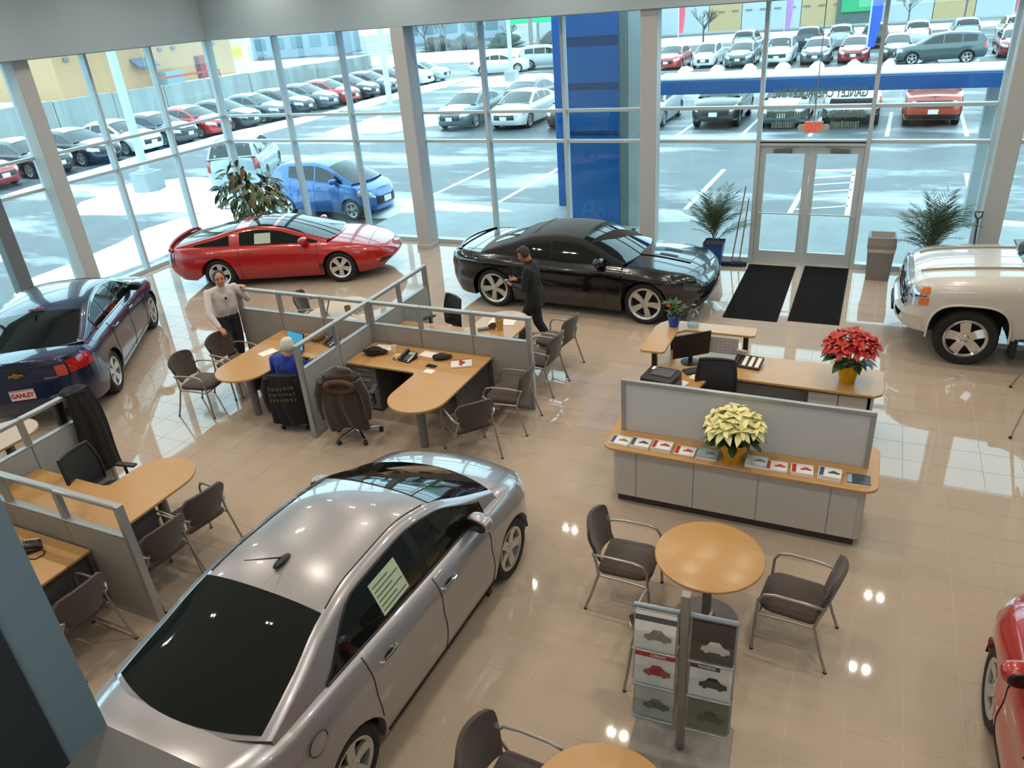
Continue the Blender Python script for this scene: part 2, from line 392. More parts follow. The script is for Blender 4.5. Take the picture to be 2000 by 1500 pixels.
class CarShape:
    def __init__(s, q):
        s.q = q; s.wf = q['wb']/2; s.a = .30; s.b = .70
        s.fz = q.get('fz', s.wf+.05); s.rz = q.get('rz', -s.wf-.05)
        s.xf = curve(q['xf']); s.xr = curve(q['xr']); s.w = curve(q['w']); s.sec = curve(q['sec'])
        s.zs = curve(q['zs']); s.zc = curve(q['zc']); s.zb = curve(q['zb']); s.nf = q.get('nf', 2.6); s.nr = q.get('nr', 3.0)
        s.zr = curve(q['zr']); s.edge = q.get('edge', .05); s.tum = q.get('tum', .28); s.tum2 = q.get('tum2', .12)
        s.g0 = q['zr'][0][0]; s.g1 = q['zr'][-1][0]; s.wsT = q['ws']; s.rwT = q['rw']
        s.Ra = q['Ra']; s.R = q['R']; s.inset = q.get('inset', .05)
    def arch(s, x):
        z = -1
        for xw in (s.wf, -s.wf):
            d = abs(x-xw)
            if d < s.Ra:
                e = s.q.get('archp', 2.0); z = max(z, s.R*1.0+s.Ra*(1-(d/s.Ra)**e)**(1/e)-.0)
        return z
    def plan(s, u, t):
        if u < s.a:
            th = (1-u/s.a)*PI/2; k = 2/s.nf; e = max(0, math.sin(th))**k; m = s.xf(.3); return s.fz+(m-s.fz)*e+(s.xf(t)-m)*e**5, max(0, math.cos(th))**k
        if u > s.b:
            th = (u-s.b)/(1-s.b)*PI/2; k = 2/s.nr; e = max(0, math.sin(th))**k; m = s.xr(.3); return s.rz+(m-s.rz)*e+(s.xr(t)-m)*e**5, max(0, math.cos(th))**k
        return lerp(s.fz, s.rz, (u-s.a)/(s.b-s.a)), 1.0
    def u_of(s, x):
        if x > s.fz:
            v = ((x-s.fz)/(s.xf(.3)-s.fz)); return s.a*(1-math.asin(min(1, v)**(s.nf/2))/(PI/2))
        if x < s.rz:
            v = ((x-s.rz)/(s.xr(.3)-s.rz)); return s.b+(1-s.b)*math.asin(min(1, v)**(s.nr/2))/(PI/2)
        return s.a+(s.fz-x)/(s.fz-s.rz)*(s.b-s.a)
    def Pa(s, us, t): return s.P(us, t, False)
    def P(s, us, t, arched=True):
        sg = 1 if us >= 0 else -1; u = abs(us)
        x, yf = s.plan(u, t); z0 = s.zb(x); zt = s.zs(x); za = s.arch(x)
        zz = max(z0, za) if (yf > .5 and arched) else z0
        z = zz+(zt-zz)*t; t2 = (z-z0)/(zt-z0)
        if t2 != t: x2, yf2 = s.plan(u, t2); yf = yf2; x = x2 if abs(x2-x) < .2 else x
        y = s.w(x)*s.sec(t2)*yf
        for xw in (s.wf, -s.wf):                               # slight fender swell round the wheels
            y += s.q.get('flare', .012)*math.exp(-((x-xw)/.5)**2)*math.exp(-((z-.5)/.3)**2)*yf
        return Vector((x, sg*y, z))
    def Q(s, us, v):
        u = us; p = s.P(u, 1.0); x = p.x; zt = s.zs(x)
        return Vector((x, p.y*v, zt+(s.zc(x)-zt)*(1-abs(v)**2.2)))
    def yb(s, x): return s.w(x)*s.sec(1.0)-s.q.get('gin', .015)
    def yside(s, x, z):
        h = max(0, z-s.zs(x)); return s.yb(x)-s.tum*h-s.tum2*h*h
    def ze(s, x): return max(s.zs(x)-.01, s.zr(x)-s.edge*min(1, max(0, (s.zr(x)-s.zs(x))/.25)))
    def bow(s, x):
        b = s.q.get('bow', .14)
        if x > s.wsT: return b*min(1, (x-s.wsT)/(s.g0-s.wsT))
        if x < s.rwT: return -s.q.get('bowr', b)*min(1, (s.rwT-x)/(s.rwT-s.g1))
        return 0
    def roof(s, x, v):
        e = s.ze(x); y = s.yside(x, e); return Vector((x+s.bow(x)*(1-v*v), y*v, e+(max(s.zr(x), e)-e)*(1-abs(v)**2.4)))
    def side(s, x, h, sg):
        e = s.ze(x); z = lerp(s.zs(x)-.015, e, h); return Vector((x, sg*s.yside(x, z), z))
def nrm(fn, u, v, eps=1e-3):
    p = fn(u, v); a = fn(u+eps, v)-fn(u-eps, v); b = fn(u, v+eps)-fn(u, v-eps); n = a.cross(b)
    return n.normalized() if n.length > 1e-12 else Vector((0, 0, 1))
def patch(fn, us, vfn, nv, off, out):
    """grid patch lying 'off' proud of surface fn; out(p) gives the outward direction hint"""
    mb = MB(); P = []; Q = []
    for u in us:
        a, b = vfn(u)
        for k in range(nv):
            v = a+(b-a)*k/(nv-1); p = fn(u, v); n = nrm(fn, u, v)
            if n.dot(out(p)) < 0: n = -n
            P.append(p+n*off); Q.append(p-n*.002)
    m = len(us); n_ = nv; N = len(P); fs = []
    flip = False
    if m > 1:
        e = (P[n_]-P[0]).cross(P[1]-P[0])
        c = (m//2-1 if m > 2 else 0)*n_+max(0, n_//2-1); e = (P[c+n_]-P[c]).cross(P[c+1]-P[c]); flip = e.dot(out(P[c])) < 0
    for i in range(m-1):
        for j in range(n_-1):
            q = (i*n_+j, (i+1)*n_+j, (i+1)*n_+j+1, i*n_+j+1); fs.append(q[::-1] if flip else q)
    ring = [j for j in range(n_)]+[i*n_+n_-1 for i in range(1, m)]+[(m-1)*n_+j for j in range(n_-2, -1, -1)]+[i*n_ for i in range(m-2, 0, -1)]
    for k in range(len(ring)):
        a, b = ring[k], ring[(k+1) % len(ring)]; q = (a, b, b+N, a+N); fs.append(q if not flip else q[::-1])
    return mb.add(P+Q, fs)
def make_wheel(R, rr, wd, style, mr=None, segs=32, low=False):
    """wheel standing in the xz plane, outer face towards -y; returns (rim mesh, tyre mesh, disc mesh)"""
    h = wd/2; T = MB()
    T.lathe([(rr-.005, h*.8), (rr+.02, h*.98), (R-.03, h), (R-.006, h*.8), (R, h*.4), (R, -h*.4), (R-.006, -h*.8), (R-.03, -h), (rr+.02, -h*.98), (rr-.005, -h*.8)], segs, axis='Y', cap=False)
    rm = MB()
    rm.lathe([(rr*.86, -h*.2), (rr*.88, -h*.86), (rr*.97, -h*.98), (rr+.006, -h*.95), (rr+.003, -h*.6), (rr+.003, h*.7), (rr*.86, h*.7)], segs, axis='Y', cap=False)
    rm.lathe([(0.0, -h*.86), (rr*.13, -h*.86), (rr*.2, -h*.78), (rr*.21, -h*.2)], 16, axis='Y')
    n = style[0]; w0, w1 = style[1], style[2]; dbl = style[3] if len(style) > 3 else 0
    for k in range(n):
        a = 2*PI*k/n+PI/2
        for o in ((-dbl, dbl) if dbl else (0,)):
            ca, sa = math.cos(a), math.sin(a); ca1, sa1 = math.cos(a+o), math.sin(a+o)
            vs = []
            for (r, w, y, cx, sz) in ((rr*.16, w0*rr, -h*.80, ca, sa), (rr*.55, (w0+w1)/2*rr, -h*.72, ca1, sa1), (rr*.93, w1*rr, -h*.88, ca1, sa1)):
                for sg in (-1, 1):
                    for dy in (0, .03): vs.append((r*cx-sg*w*sz*.5, y+dy, r*sz+sg*w*cx*.5))
            f = []
            for i in (0, 4): f += [(i, i+4, i+6, i+2), (i+1, i+3, i+7, i+5), (i, i+1, i+5, i+4), (i+2, i+6, i+7, i+3)]
            rm.add(vs, f)
    if len(style) > 4:
        for k in range(style[4]):
            a = 2*PI*k/style[4]; rm.cyl((rr*.26*math.cos(a), -h*.9, rr*.26*math.sin(a)), (rr*.26*math.cos(a), -h*.6, rr*.26*math.sin(a)), .012, n=6)
    d = MB(); d.lathe([(0, -h*.15), (rr*.84, -h*.15), (rr*.86, 0)], 20, axis='Y')
    return rm, T, d
def car_plate(root, p, rz, txt=None, tilt=0.0, mt=None, w=.32):
    o = MB().box((0, 0, 0), (.012, w, .155), .003).build('license_plate', mt or M_PLATE, root, loc=p, rot=(0, tilt, rz))
    if txt:
        t = link('lettering', text_mesh(txt, .095, .002, .003, .82), o, loc=(.0075, 0, -.003), rot=(PI/2, 0, PI/2)); t.data.materials.append(M_PLRED)
        f = MB()
        for y0, y1, z0, z1 in ((-.16, .16, .066, .076), (-.16, .16, -.076, -.066)): f.bb(.0055, .0085, y0, y1, z0, z1)
        f.build('frame', M_PLRED, o)
    return o
def bowtie(root, p, rz, s=.09, m=None):
    poly = [(-1, -.16), (-.38, -.16), (-.30, -.36), (.42, -.36), (.36, -.16), (1, -.16), (.9, .16), (.38, .16), (.30, .36), (-.42, .36), (-.36, .16), (-.9, .16)]
    b = MB().prism([(x*s, y*s) for x, y in poly], 0, .012, .003)
    return b.build('emblem', m or M_GOLD, root, smooth=20, loc=p, rot=(PI/2, 0, rz))
def build_car(q, pm, detail=2):
    """root Empty with all parts. detail 2 = showroom, 1 = outside car seen small"""
    s = CarShape(q); root = thing(q['name'], q['label'], q['cat'])
    hi = detail > 1; nt_ = 13 if hi else 7
    # --- body columns
    U = set(frange(0, s.a, 15 if hi else 7)) | set(frange(s.a, s.b, 19 if hi else 7)) | set(frange(s.b, 1, 15 if hi else 7))
    for xw in (s.wf, -s.wf):
        k = 14 if hi else 7
        for i in range(k+1):
            x = xw+s.Ra*math.cos(PI*i/k); U.add(s.u_of(x))
        for d in (-1.008, 1.008): U.add(s.u_of(xw+s.Ra*d))
    U = sorted(u for u in U if 0 <= u <= 1)
    U = [u for i, u in enumerate(U) if i == 0 or u-U[i-1] > 2e-4]
    if U[-1] < 1: U.append(1.0)
    ts = frange(0, 1, nt_)
    mb = MB()
    for sg in (1, -1): mb.grid(lambda u, t: s.P(sg*u if u > 0 else sg*1e-9, t), U, ts, flip=sg > 0)
    mb.grid(lambda u, v: s.Q(max(u, 1e-9), v), U, frange(-1, 1, 11 if hi else 7), flip=True)
    # rolled lower lip so that the shell has thickness
    for sg in (1, -1): mb.grid(lambda u, t: (lambda p: Vector((p.x*(1-.01*t), p.y*(1-.22*t), p.z-.0*t)))(s.P(sg*u if u > 0 else sg*1e-9, 0)), U, (0, 1), flip=sg < 0)
    body = weld(mb, 3e-4).build('body', pm, root, smooth=50)
    # --- underbody and wheel wells
    ub = MB(); zb = q['zb'][0][1]
    ub.bb(s.xr(0)+.25, -s.wf-s.Ra*.9, -s.w(0)*.7, s.w(0)*.7, zb+.03, zb+.2); ub.bb(-s.wf+s.Ra*.9, s.wf-s.Ra*.9, -s.w(0)*.82, s.w(0)*.82, zb+.01, zb+.25); ub.bb(s.wf+s.Ra*.9, s.xf(0)-.25, -s.w(0)*.7, s.w(0)*.7, zb+.03, zb+.2)
    ub.bb(-s.wf-s.Ra, s.wf+s.Ra, -s.w(0)*.55, s.w(0)*.55, zb+.05, zb+.4)
    ub.build('underbody', M_DARK, root)
    for xw in (s.wf, -s.wf):
        for sg in (1, -1):
            y1 = s.w(xw)*.96; e = q.get('archp', 2.0)
            def well(a, b): 
                c_, s_ = math.cos(a), math.sin(a); k = 2/e
                return Vector((xw+s.Ra*1.01*math.copysign(abs(c_)**k, c_), sg*lerp(y1*.6, y1, b), s.R+s.Ra*1.01*abs(s_)**k))
            w_ = MB().grid(well, frange(0, PI, 15 if hi else 8), (0, 1), flip=sg < 0)
            w_.box((xw, sg*y1*.6, s.R+s.Ra*.42), (s.Ra*1.85, .01, s.Ra*1.1)).build('wheel_well', M_DARK, root)
    # --- cabin shell
    xs = sorted(set(frange(s.g1, s.rwT, 9 if hi else 4)) | set(frange(s.rwT, s.wsT, 11 if hi else 4)) | set(frange(s.wsT, s.g0, 9 if hi else 4)))
    cb = MB()
    cb.grid(lambda x, v: s.roof(x, v), xs, frange(-1, 1, 15 if hi else 7))
    for sg in (1, -1): cb.grid(lambda x, h: s.side(x, h, sg), xs, frange(0, 1, 6 if hi else 3), flip=sg < 0)
    cm = q.get('cabin_mat') or pm
    weld(cb, 3e-4).build(q.get('cabin_name', 'cabin'), cm, root, smooth=60)
    gm = q.get('glass') or M_GLASS; up = lambda p: Vector((p.x*.3, p.y*.2, 1))
    ww = q.get('wsw', .93)
    if 'ws_x' in q: a, b = q['ws_x']
    else: a, b = s.wsT+.03, s.g0-.02
    patch(s.roof, frange(a, b, 9 if hi else 4), lambda x: (-ww, ww), 13 if hi else 5, .006, up).build('windshield', gm, root, smooth=60)
    if 'rw_x' in q or not q.get('no_rw'):
        a, b = q.get('rw_x', (s.g1+.03, s.rwT-.03)); ww2 = q.get('rww', .9)
        patch(s.roof, frange(a, b, 9 if hi else 4), lambda x: (-ww2, ww2), 13 if hi else 5, .006, up).build('rear_window', gm, root, smooth=60)
    for w_ in q['sidew']:
        x0, x1, lo, hi_ = w_[:4]; tp = w_[4] if len(w_) > 4 else 0
        for sg in (1, -1):
            fn = lambda x, z: Vector((x, sg*s.yside(x, z), z))
            def vf(x):
                l = s.zs(x)+lo; h = s.ze(x)-hi_
                if tp and x < x0+tp: k_ = (x-x0)/tp; h = l+(h-l)*(1-(1-k_)**1.8)
                return (l, max(l+.006, h))
            patch(fn, frange(x0, x1, 13 if hi else 5), vf, 6 if hi else 3, .006, lambda p: Vector((0, sg, .2))).build('side_window', gm, root, smooth=60)
    # --- chrome / black window surround
    if q.get('trim') and hi:
        for sg in (1, -1):
            x0 = min(w[0] for w in q['sidew']); x1 = max(w[1] for w in q['sidew']); lo = q['sidew'][0][2]; hh = q['sidew'][0][3]
            tp = max((w[4] if len(w) > 4 else 0) for w in q['sidew']); tf_ = lambda x: (1-(1-max(0, min(1, (x-x0)/tp)))**1.8) if tp else 1
            top = [(x, max(s.zs(x)+lo, s.zs(x)+lo+(s.ze(x)-hh+.012-s.zs(x)-lo)*tf_(x))) for x in frange(x0-.02, x1+.02, 26)]; bot = [(x, s.zs(x)+lo-.008) for x in frange(x1+.02, x0-.02, 20)]
            pts = [Vector((x, sg*(s.yside(x, z)+.008), z)) for x, z in top+bot]
            MB().tube(pts, .009, 6, closed=True).build('window_trim', q['trim'], root)
    # --- wheels
    rr = q['rim']; wd = q.get('tw', .225); rm, T, d = make_wheel(s.R, rr, wd, q['spokes'], segs=40 if hi else 18)
    mm = q.get('rim_mat') or M_RIM; rme = rm.mesh('wheel', mm, 30); tme = T.mesh('tire', M_TIRE, 50); dme = d.mesh('brake_disc', M_DARK, 40)
    for xw in (s.wf, -s.wf):
        for sg in (-1, 1):
            y = s.w(xw)*s.sec(.3)-s.inset-wd/2+.02
            w_ = link('wheel', rme, root, (xw, sg*y, s.R), (0, random.uniform(0, 1.2) if hi else 0, 0 if sg < 0 else PI)); link('tire', tme, w_); 
            if hi: link('brake_disc', dme, w_)
    outb = lambda p: Vector((p.x*.4, p.y, .1))
    fnB = lambda u, t: s.P(u, t)
    def bp(name, u0, u1, t0, t1, m, off=.006, nu=9, nv=5, both=True, par=None):
        r = []
        if callable(t0): f0 = t0
        else: f0 = lambda u: t0
        f1 = t1 if callable(t1) else (lambda u: t1)
        for sg in ((1, -1) if both else (1,)):
            o = patch(lambda u, t: s.Pa(u, t), [sg*u for u in frange(u0, u1, nu)], lambda u: (f0(abs(u)), f1(abs(u))), nv, off, outb).build(name, m, par or root, smooth=60); r.append(o)
        return r
    for (name, u0, u1, t0, t1, m) in q.get('patches', []): bp(name, u0, u1, t0, t1, m)
    for (name, u1, t0, t1, m) in q.get('cpatches', []): bp(name, -u1, u1, t0, t1, m, both=False, nu=13)
    if hi:
        for x in q.get('seams', []):
            for sg in (1, -1):
                u = s.u_of(x); pts = []
                for t in frange(.06, .985, 14):
                    p = s.P(sg*u, t); pts.append(p+Vector((0, sg*.001, 0)))
                MB().tube(pts, .0045, 5).build('door_seam', M_SEAM, root)
        for tl in q.get('hseams', []):        # lines along the body (x0,x1,t)
            for sg in (1, -1):
                pts = [s.P(sg*s.u_of(x), tl[2])+Vector((0, sg*.001, 0)) for x in frange(tl[0], tl[1], 16)]
                MB().tube(pts, tl[3] if len(tl) > 3 else .004, 5).build('body_line', tl[4] if len(tl) > 4 else M_SEAM, root)
        for u0, m in q.get('topseams', []):
            pts = [s.Q(s.u_of(u0), v)+Vector((0, 0, .001)) for v in frange(-.97, .97, 17)]; MB().tube(pts, .004, 5).build('panel_seam', M_SEAM, root)
        for x in q.get('handles', []):
            for sg in (1, -1):
                p = s.Pa(sg*s.u_of(x), .84); a = s.Pa(sg*s.u_of(x+.1), .84); c = s.Pa(sg*s.u_of(x-.1), .84); o_ = Vector((0, sg*.028, .006))
                h = MB().tube([a-Vector((0, sg*.004, 0)), a+o_*.8-(a-p)*.15, p+o_, c+o_*.8-(c-p)*.15, c-Vector((0, sg*.004, 0))], [.011, .013, .014, .013, .011], 8).build('door_handle', q.get('handle_mat') or pm, root)
                MB().ell(p+Vector((0, sg*.001, 0)), (.055, .004, .024), 14, 6).build('handle_recess', M_SEAM, h)
        x = q['mirror']
        for sg in (1, -1):
            p = Vector((x, sg*(s.yb(x)+.115), s.zs(x)+.085)); R = Matrix.Rotation(sg*.18, 4, 'Z')
            mr = MB().ell((0, 0, 0), (.075, .125, .075), 18, 12, p=.75)
            mr.tube([(0.02, -sg*.07, -.03), (.05, -sg*.15, -.07)], [.03, .025], 8)
            mo = mr.build('mirror', q.get('mirror_mat') or pm, root, loc=p, rot=sg*.18)
            MB().ell((-.066, 0, 0), (.012, .105, .06), 16, 8, p=.8).build('mirror_glass', M_BLKTRIM, mo)
    if 'plate_r' in q: car_plate(root, q['plate_r'], PI, q.get('plate_txt'), q.get('ptilt', 0))
    if 'plate_f' in q: car_plate(root, q['plate_f'], 0)
    root['paintname'] = pm.name
    return root, s
SEC = [(0, .93), (.12, .965), (.4, 1.0), (.62, .99), (.78, .985), (.92, .945), (1, .90)]
def spec(**k): return k
SP_CAMARO = spec(name='convertible_car', label='glossy black convertible sports car with cloth top and five-spoke wheels', cat='car', wb=2.852, R=.362, rim=.272, Ra=.405, tw=.25, flare=.03,
    spokes=(5, .26, .42, 0), rim_mat=mat('rim_silver', 'c6c4c0', .3, .75),
    xf=[(0, 2.22), (.2, 2.30), (.45, 2.36), (.8, 2.36), (1, 2.28)], xr=[(0, -2.30), (.25, -2.42), (.6, -2.46), (.9, -2.44), (1, -2.38)],
    w=[(-2.5, .93), (-1.6, .965), (-.8, .945), (0, .925), (.8, .93), (1.5, .955), (2.4, .90)], sec=[(0, .92), (.15, .965), (.4, 1), (.6, .985), (.8, .99), (.93, .955), (1, .88)],
    zb=[(-2.5, .26), (-1.9, .2), (0, .17), (1.9, .19), (2.4, .22)], zs=[(-2.45, .93), (-2.2, .975), (-1.5, .985), (-.8, .955), (0, .925), (.8, .925), (1.4, .915), (1.9, .875), (2.2, .80), (2.36, .72)],
    zc=[(-2.45, .95), (-2.1, 1.0), (-1.5, 1.0), (.8, 1.0), (1.3, .995), (1.9, .93), (2.2, .84), (2.36, .74)], nf=3.4, nr=4.6,
    zr=[(1.02, .985), (.62, 1.19), (.18, 1.36), (-.2, 1.385), (-.7, 1.345), (-1.2, 1.19), (-1.7, .99)], ws=.2, rw=-.75, edge=.07, tum=.42, tum2=.15, gin=.03, bow=.16,
    cabin_mat=mat('soft_top_cloth', '0b0b0c', .95, bump=.15, scale=400, sheen=.3), cabin_name='soft_top', rw_x=(-1.5, -1.05), rww=.55,
    sidew=[(-.32, .78, .02, .07), (-.95, -.36, .03, .1)], mirror=.62, seams=[.72, -.62], handles=[-.42],
    topseams=[(-1.95, 0)], mirror_mat=None)
SP_FIREBIRD = spec(name='sports_coupe', label='bright red low sports coupe with glass roof panels parked by the corner window', cat='car', wb=2.57, R=.33, rim=.222, Ra=.365, tw=.24, flare=.02,
    spokes=(5, .30, .52, 0, 5), rim_mat=mat('rim_silver2', 'd0cfcc', .3, .6),
    xf=[(0, 2.16), (.3, 2.36), (.6, 2.44), (.9, 2.38), (1, 2.3)], xr=[(0, -2.22), (.3, -2.44), (.6, -2.44), (.85, -2.40), (1, -2.42)],
    w=[(-2.5, .90), (-1.5, .945), (0, .925), (1.3, .94), (2.0, .87), (2.45, .76)], sec=[(0, .88), (.15, .95), (.42, 1), (.6, .99), (.8, .97), (.93, .93), (1, .86)],
    zb=[(-2.5, .30), (-1.9, .22), (0, .17), (1.8, .18), (2.4, .26)], zs=[(-2.42, .90), (-2.1, .91), (-1.2, .885), (0, .865), (.8, .845), (1.4, .80), (1.9, .71), (2.2, .63), (2.4, .57)],
    zc=[(-2.42, .93), (-2.0, .96), (.8, .94), (1.4, .88), (1.9, .77), (2.2, .67), (2.4, .59)], nf=3.0, nr=5.5,
    zr=[(1.06, .905), (.5, 1.10), (-.06, 1.245), (-.4, 1.27), (-.8, 1.235), (-1.4, 1.11), (-2.12, .94)], ws=-.03, rw=-.85, edge=.06, tum=.52, tum2=.2, gin=.02, bow=.22, bowr=.2,
    ws_x=(.0, 1.03), rw_x=(-2.08, -.9), rww=.84, sidew=[(-.78, .86, .015, .055), (-1.75, -1.0, .02, .05)], mirror=.6, seams=[.86, -.80], handles=[-.6],
    patches=[('side_marker', .165, .19, .40, .48, M_AMBER), ('taillight', .80, .93, .55, .86, mat('taillamp_dark', '3a0a0a', .08, coat=1)), ('fog_lamp', .10, .17, .30, .47, M_BLKTRIM)],
    hseams=[(-1.0, 1.0, .40, .006, None)], topseams=[(1.9, 0)])
SP_FIREBIRD['hseams'] = []
SP_MALIBU = spec(name='sedan_car', label='dark navy blue sedan seen from behind with red dealer plate', cat='car', wb=2.737, R=.335, rim=.228, Ra=.37, tw=.22,
    spokes=(5, .24, .30, .14), rim_mat=mat('rim_silver', 'c6c4c0', .3, .75),
    xf=[(0, 2.25), (.3, 2.35), (.7, 2.35), (1, 2.22)], xr=[(0, -2.36), (.25, -2.48), (.5, -2.46), (.8, -2.42), (1, -2.40)],
    w=[(-2.5, .89), (-1.4, .925), (0, .92), (1.4, .92), (2.3, .86)], sec=SEC,
    zb=[(-2.5, .28), (-1.9, .22), (0, .18), (1.8, .2), (2.4, .24)], zs=[(-2.45, 1.04), (-2.0, 1.055), (-1.2, 1.03), (0, .985), (.9, .955), (1.5, .90), (2.0, .81), (2.3, .72)],
    zc=[(-2.45, 1.08), (-2.0, 1.12), (-1.5, 1.12), (.9, 1.02), (1.5, .97), (2.0, .87), (2.3, .75)], nf=2.8, nr=3.8,
    zr=[(1.12, 1.0), (.7, 1.22), (.25, 1.41), (-.3, 1.465), (-.8, 1.44), (-1.2, 1.36), (-1.55, 1.24), (-1.92, 1.10)], ws=.28, rw=-1.12, edge=.06, tum=.40, tum2=.18, gin=.02, bow=.15, bowr=.16,
    sidew=[(.02, .86, .02, .065), (-.72, -.04, .02, .065), (-1.3, -.78, .02, .075)], trim=M_CHROME, mirror=.66, seams=[.88, -.02, -.98], handles=[.12, -.78],
    patches=[('taillight', .765, .885, .70, .93, M_TAIL), ('taillight', .895, .935, .68, .88, mat('taillamp_inner', 'b5403a', .1, coat=1)), ('headlight', .10, .24, .72, .95, M_HEAD)],
    cpatches=[('grille', .09, .45, .85, M_BLKTRIM)], plate_r=(-2.475, 0, .62), plate_txt='GANLEY', topseams=[(-1.95, 0)], hseams=[(-1.9, 1.9, .12, .004)])
SP_SONIC = spec(name='compact_sedan', label='silver compact sedan in the foreground with roof antenna and window sticker', cat='car', wb=2.525, R=.318, rim=.215, Ra=.362, tw=.205, flare=.02,
    spokes=(5, .34, .46, 0, 5), rim_mat=mat('rim_silver', 'c6c4c0', .3, .75),
    xf=[(0, 2.0), (.3, 2.08), (.7, 2.06), (1, 1.92)], xr=[(0, -2.18), (.25, -2.31), (.5, -2.29), (.8, -2.25), (1, -2.22)],
    w=[(-2.3, .80), (-1.5, .858), (0, .866), (1.3, .862), (1.8, .83), (2.05, .78)], sec=[(0, .93), (.12, .965), (.4, 1.0), (.6, .985), (.76, .99), (.92, .945), (1, .89)],
    zb=[(-2.3, .28), (-1.7, .22), (0, .19), (1.7, .2), (2.1, .24)], zs=[(-2.3, 1.06), (-2.0, 1.085), (-1.2, 1.065), (0, 1.0), (.8, .965), (1.3, .93), (1.7, .85), (2.0, .75)],
    zc=[(-2.3, 1.11), (-2.0, 1.15), (-1.5, 1.155), (.8, 1.05), (1.3, 1.0), (1.7, .91), (2.0, .78)], nf=2.7, nr=3.4,
    zr=[(1.2, 1.02), (.78, 1.25), (.38, 1.43), (-.1, 1.505), (-.6, 1.50), (-1.0, 1.435), (-1.35, 1.30), (-1.74, 1.135)], ws=.40, rw=-.93, edge=.06, tum=.38, tum2=.15, gin=.03, bow=.17, bowr=.17,
    sidew=[(.05, .92, .02, .06), (-1.22, -.04, .02, .06, .5)], trim=M_BLKTRIM, mirror=.70, seams=[.84, 0.0, -.93], handles=[.13, -.72],
    patches=[('headlight', .11, .25, .72, .96, M_HEAD), ('side_marker', .215, .242, .74, .9, M_AMBER), ('taillight', .80, .90, .62, .9, M_TAIL)],
    cpatches=[('grille', .10, .35, .85, M_BLKTRIM)], topseams=[(1.2, 0)], hseams=[(-.86, .88, .06, .012, M_BLKTRIM)], handle_mat=M_CHROME, mirror_mat=None)
SP_TRUCK = spec(name='pickup_truck', label='white pickup truck with chrome grille nosing in from the right', cat='truck', wb=3.64, R=.405, rim=.268, Ra=.50, archp=3.2, tw=.27, flare=.035,
    spokes=(5, .42, .52, 0, 6), rim_mat=M_RIMC,
    xf=[(0, 2.66), (.15, 2.74), (.32, 2.74), (.4, 2.66), (.9, 2.62), (1, 2.54)], xr=[(0, -2.9), (1, -2.95)],
    w=[(-3, .99), (-1, 1.0), (0, 1.0), (1.8, 1.005), (2.7, .98)], sec=[(0, .96), (.15, .985), (.45, 1), (.7, .99), (.85, .97), (.94, .93), (1, .86)],
    zb=[(-3, .5), (0, .42), (2.2, .45), (2.8, .47)], zs=[(-3, 1.32), (0, 1.26), (1.0, 1.245), (1.8, 1.20), (2.3, 1.15), (2.62, 1.07)],
    zc=[(-3, 1.32), (0, 1.3), (1.0, 1.32), (1.8, 1.285), (2.3, 1.23), (2.62, 1.13)], nf=4.0, nr=8, fz=1.9,
    zr=[(1.12, 1.31), (.75, 1.56), (.35, 1.79), (-.3, 1.87), (-1.3, 1.86), (-1.55, 1.80), (-1.68, 1.32)], ws=.38, rw=-1.5, edge=.07, tum=.30, tum2=.1, gin=.02, bow=.16, bowr=.02,
    sidew=[(-.1, .86, .02, .07), (-1.25, -.18, .02, .07)], mirror=.72, seams=[.95, -.14, -1.3], handles=[.0, -1.1],
    patches=[('headlight', .118, .24, .56, .95, M_HEAD), ('turn_signal', .205, .244, .58, .73, M_AMBER), ('turn_signal', .205, .244, .80, .93, M_AMBER), ('chrome_bumper', .0, .235, .03, .33, M_CHROME)],
    cpatches=[('grille', .12, .48, .93, M_BLKTRIM)], topseams=[], mirror_mat=M_BLKTRIM, hseams=[(-1.2, 1.2, .03, .02, M_BLKTRIM)])
SP_HATCH = spec(name='hatchback_car', label='blue small hatchback parked outside against the back window', cat='car', wb=2.375, R=.29, rim=.20, Ra=.335, tw=.18, flare=.02,
    spokes=(5, .22, .3, .13), rim_mat=M_RIM,
    xf=[(0, 1.82), (.3, 1.90), (.7, 1.88), (1, 1.74)], xr=[(0, -1.68), (.3, -1.74), (.7, -1.72), (1, -1.66)],
    w=[(-1.75, .74), (-1.2, .79), (0, .795), (1.2, .79), (1.9, .70)], sec=SEC,
    zb=[(-1.75, .26), (0, .19), (1.9, .24)], zs=[(-1.7, 1.1), (-1.2, 1.08), (0, 1.0), (.8, .97), (1.2, .93), (1.5, .86), (1.85, .72)],
    zc=[(-1.7, 1.14), (-1.2, 1.12), (0, 1.05), (.8, 1.05), (1.2, 1.0), (1.5, .91), (1.85, .75)], nf=2.4, nr=3.4,
    zr=[(1.25, 1.0), (.8, 1.25), (.35, 1.45), (-.2, 1.54), (-1.0, 1.51), (-1.4, 1.44), (-1.68, 1.13)], ws=.38, rw=-1.38, edge=.06, tum=.34, tum2=.12, gin=.02, bow=.17, bowr=.08,
    sidew=[(-.02, .95, .02, .06), (-.98, -.08, .03, .07)], mirror=.72, seams=[.85, -.04, -.9], handles=[.1],
    patches=[('headlight', .10, .25, .70, .96, M_HEAD), ('taillight', .78, .86, .7, .98, M_TAIL)], cpatches=[('grille', .10, .3, .75, M_BLKTRIM)], topseams=[], plate_f=(1.9, 0, .5))
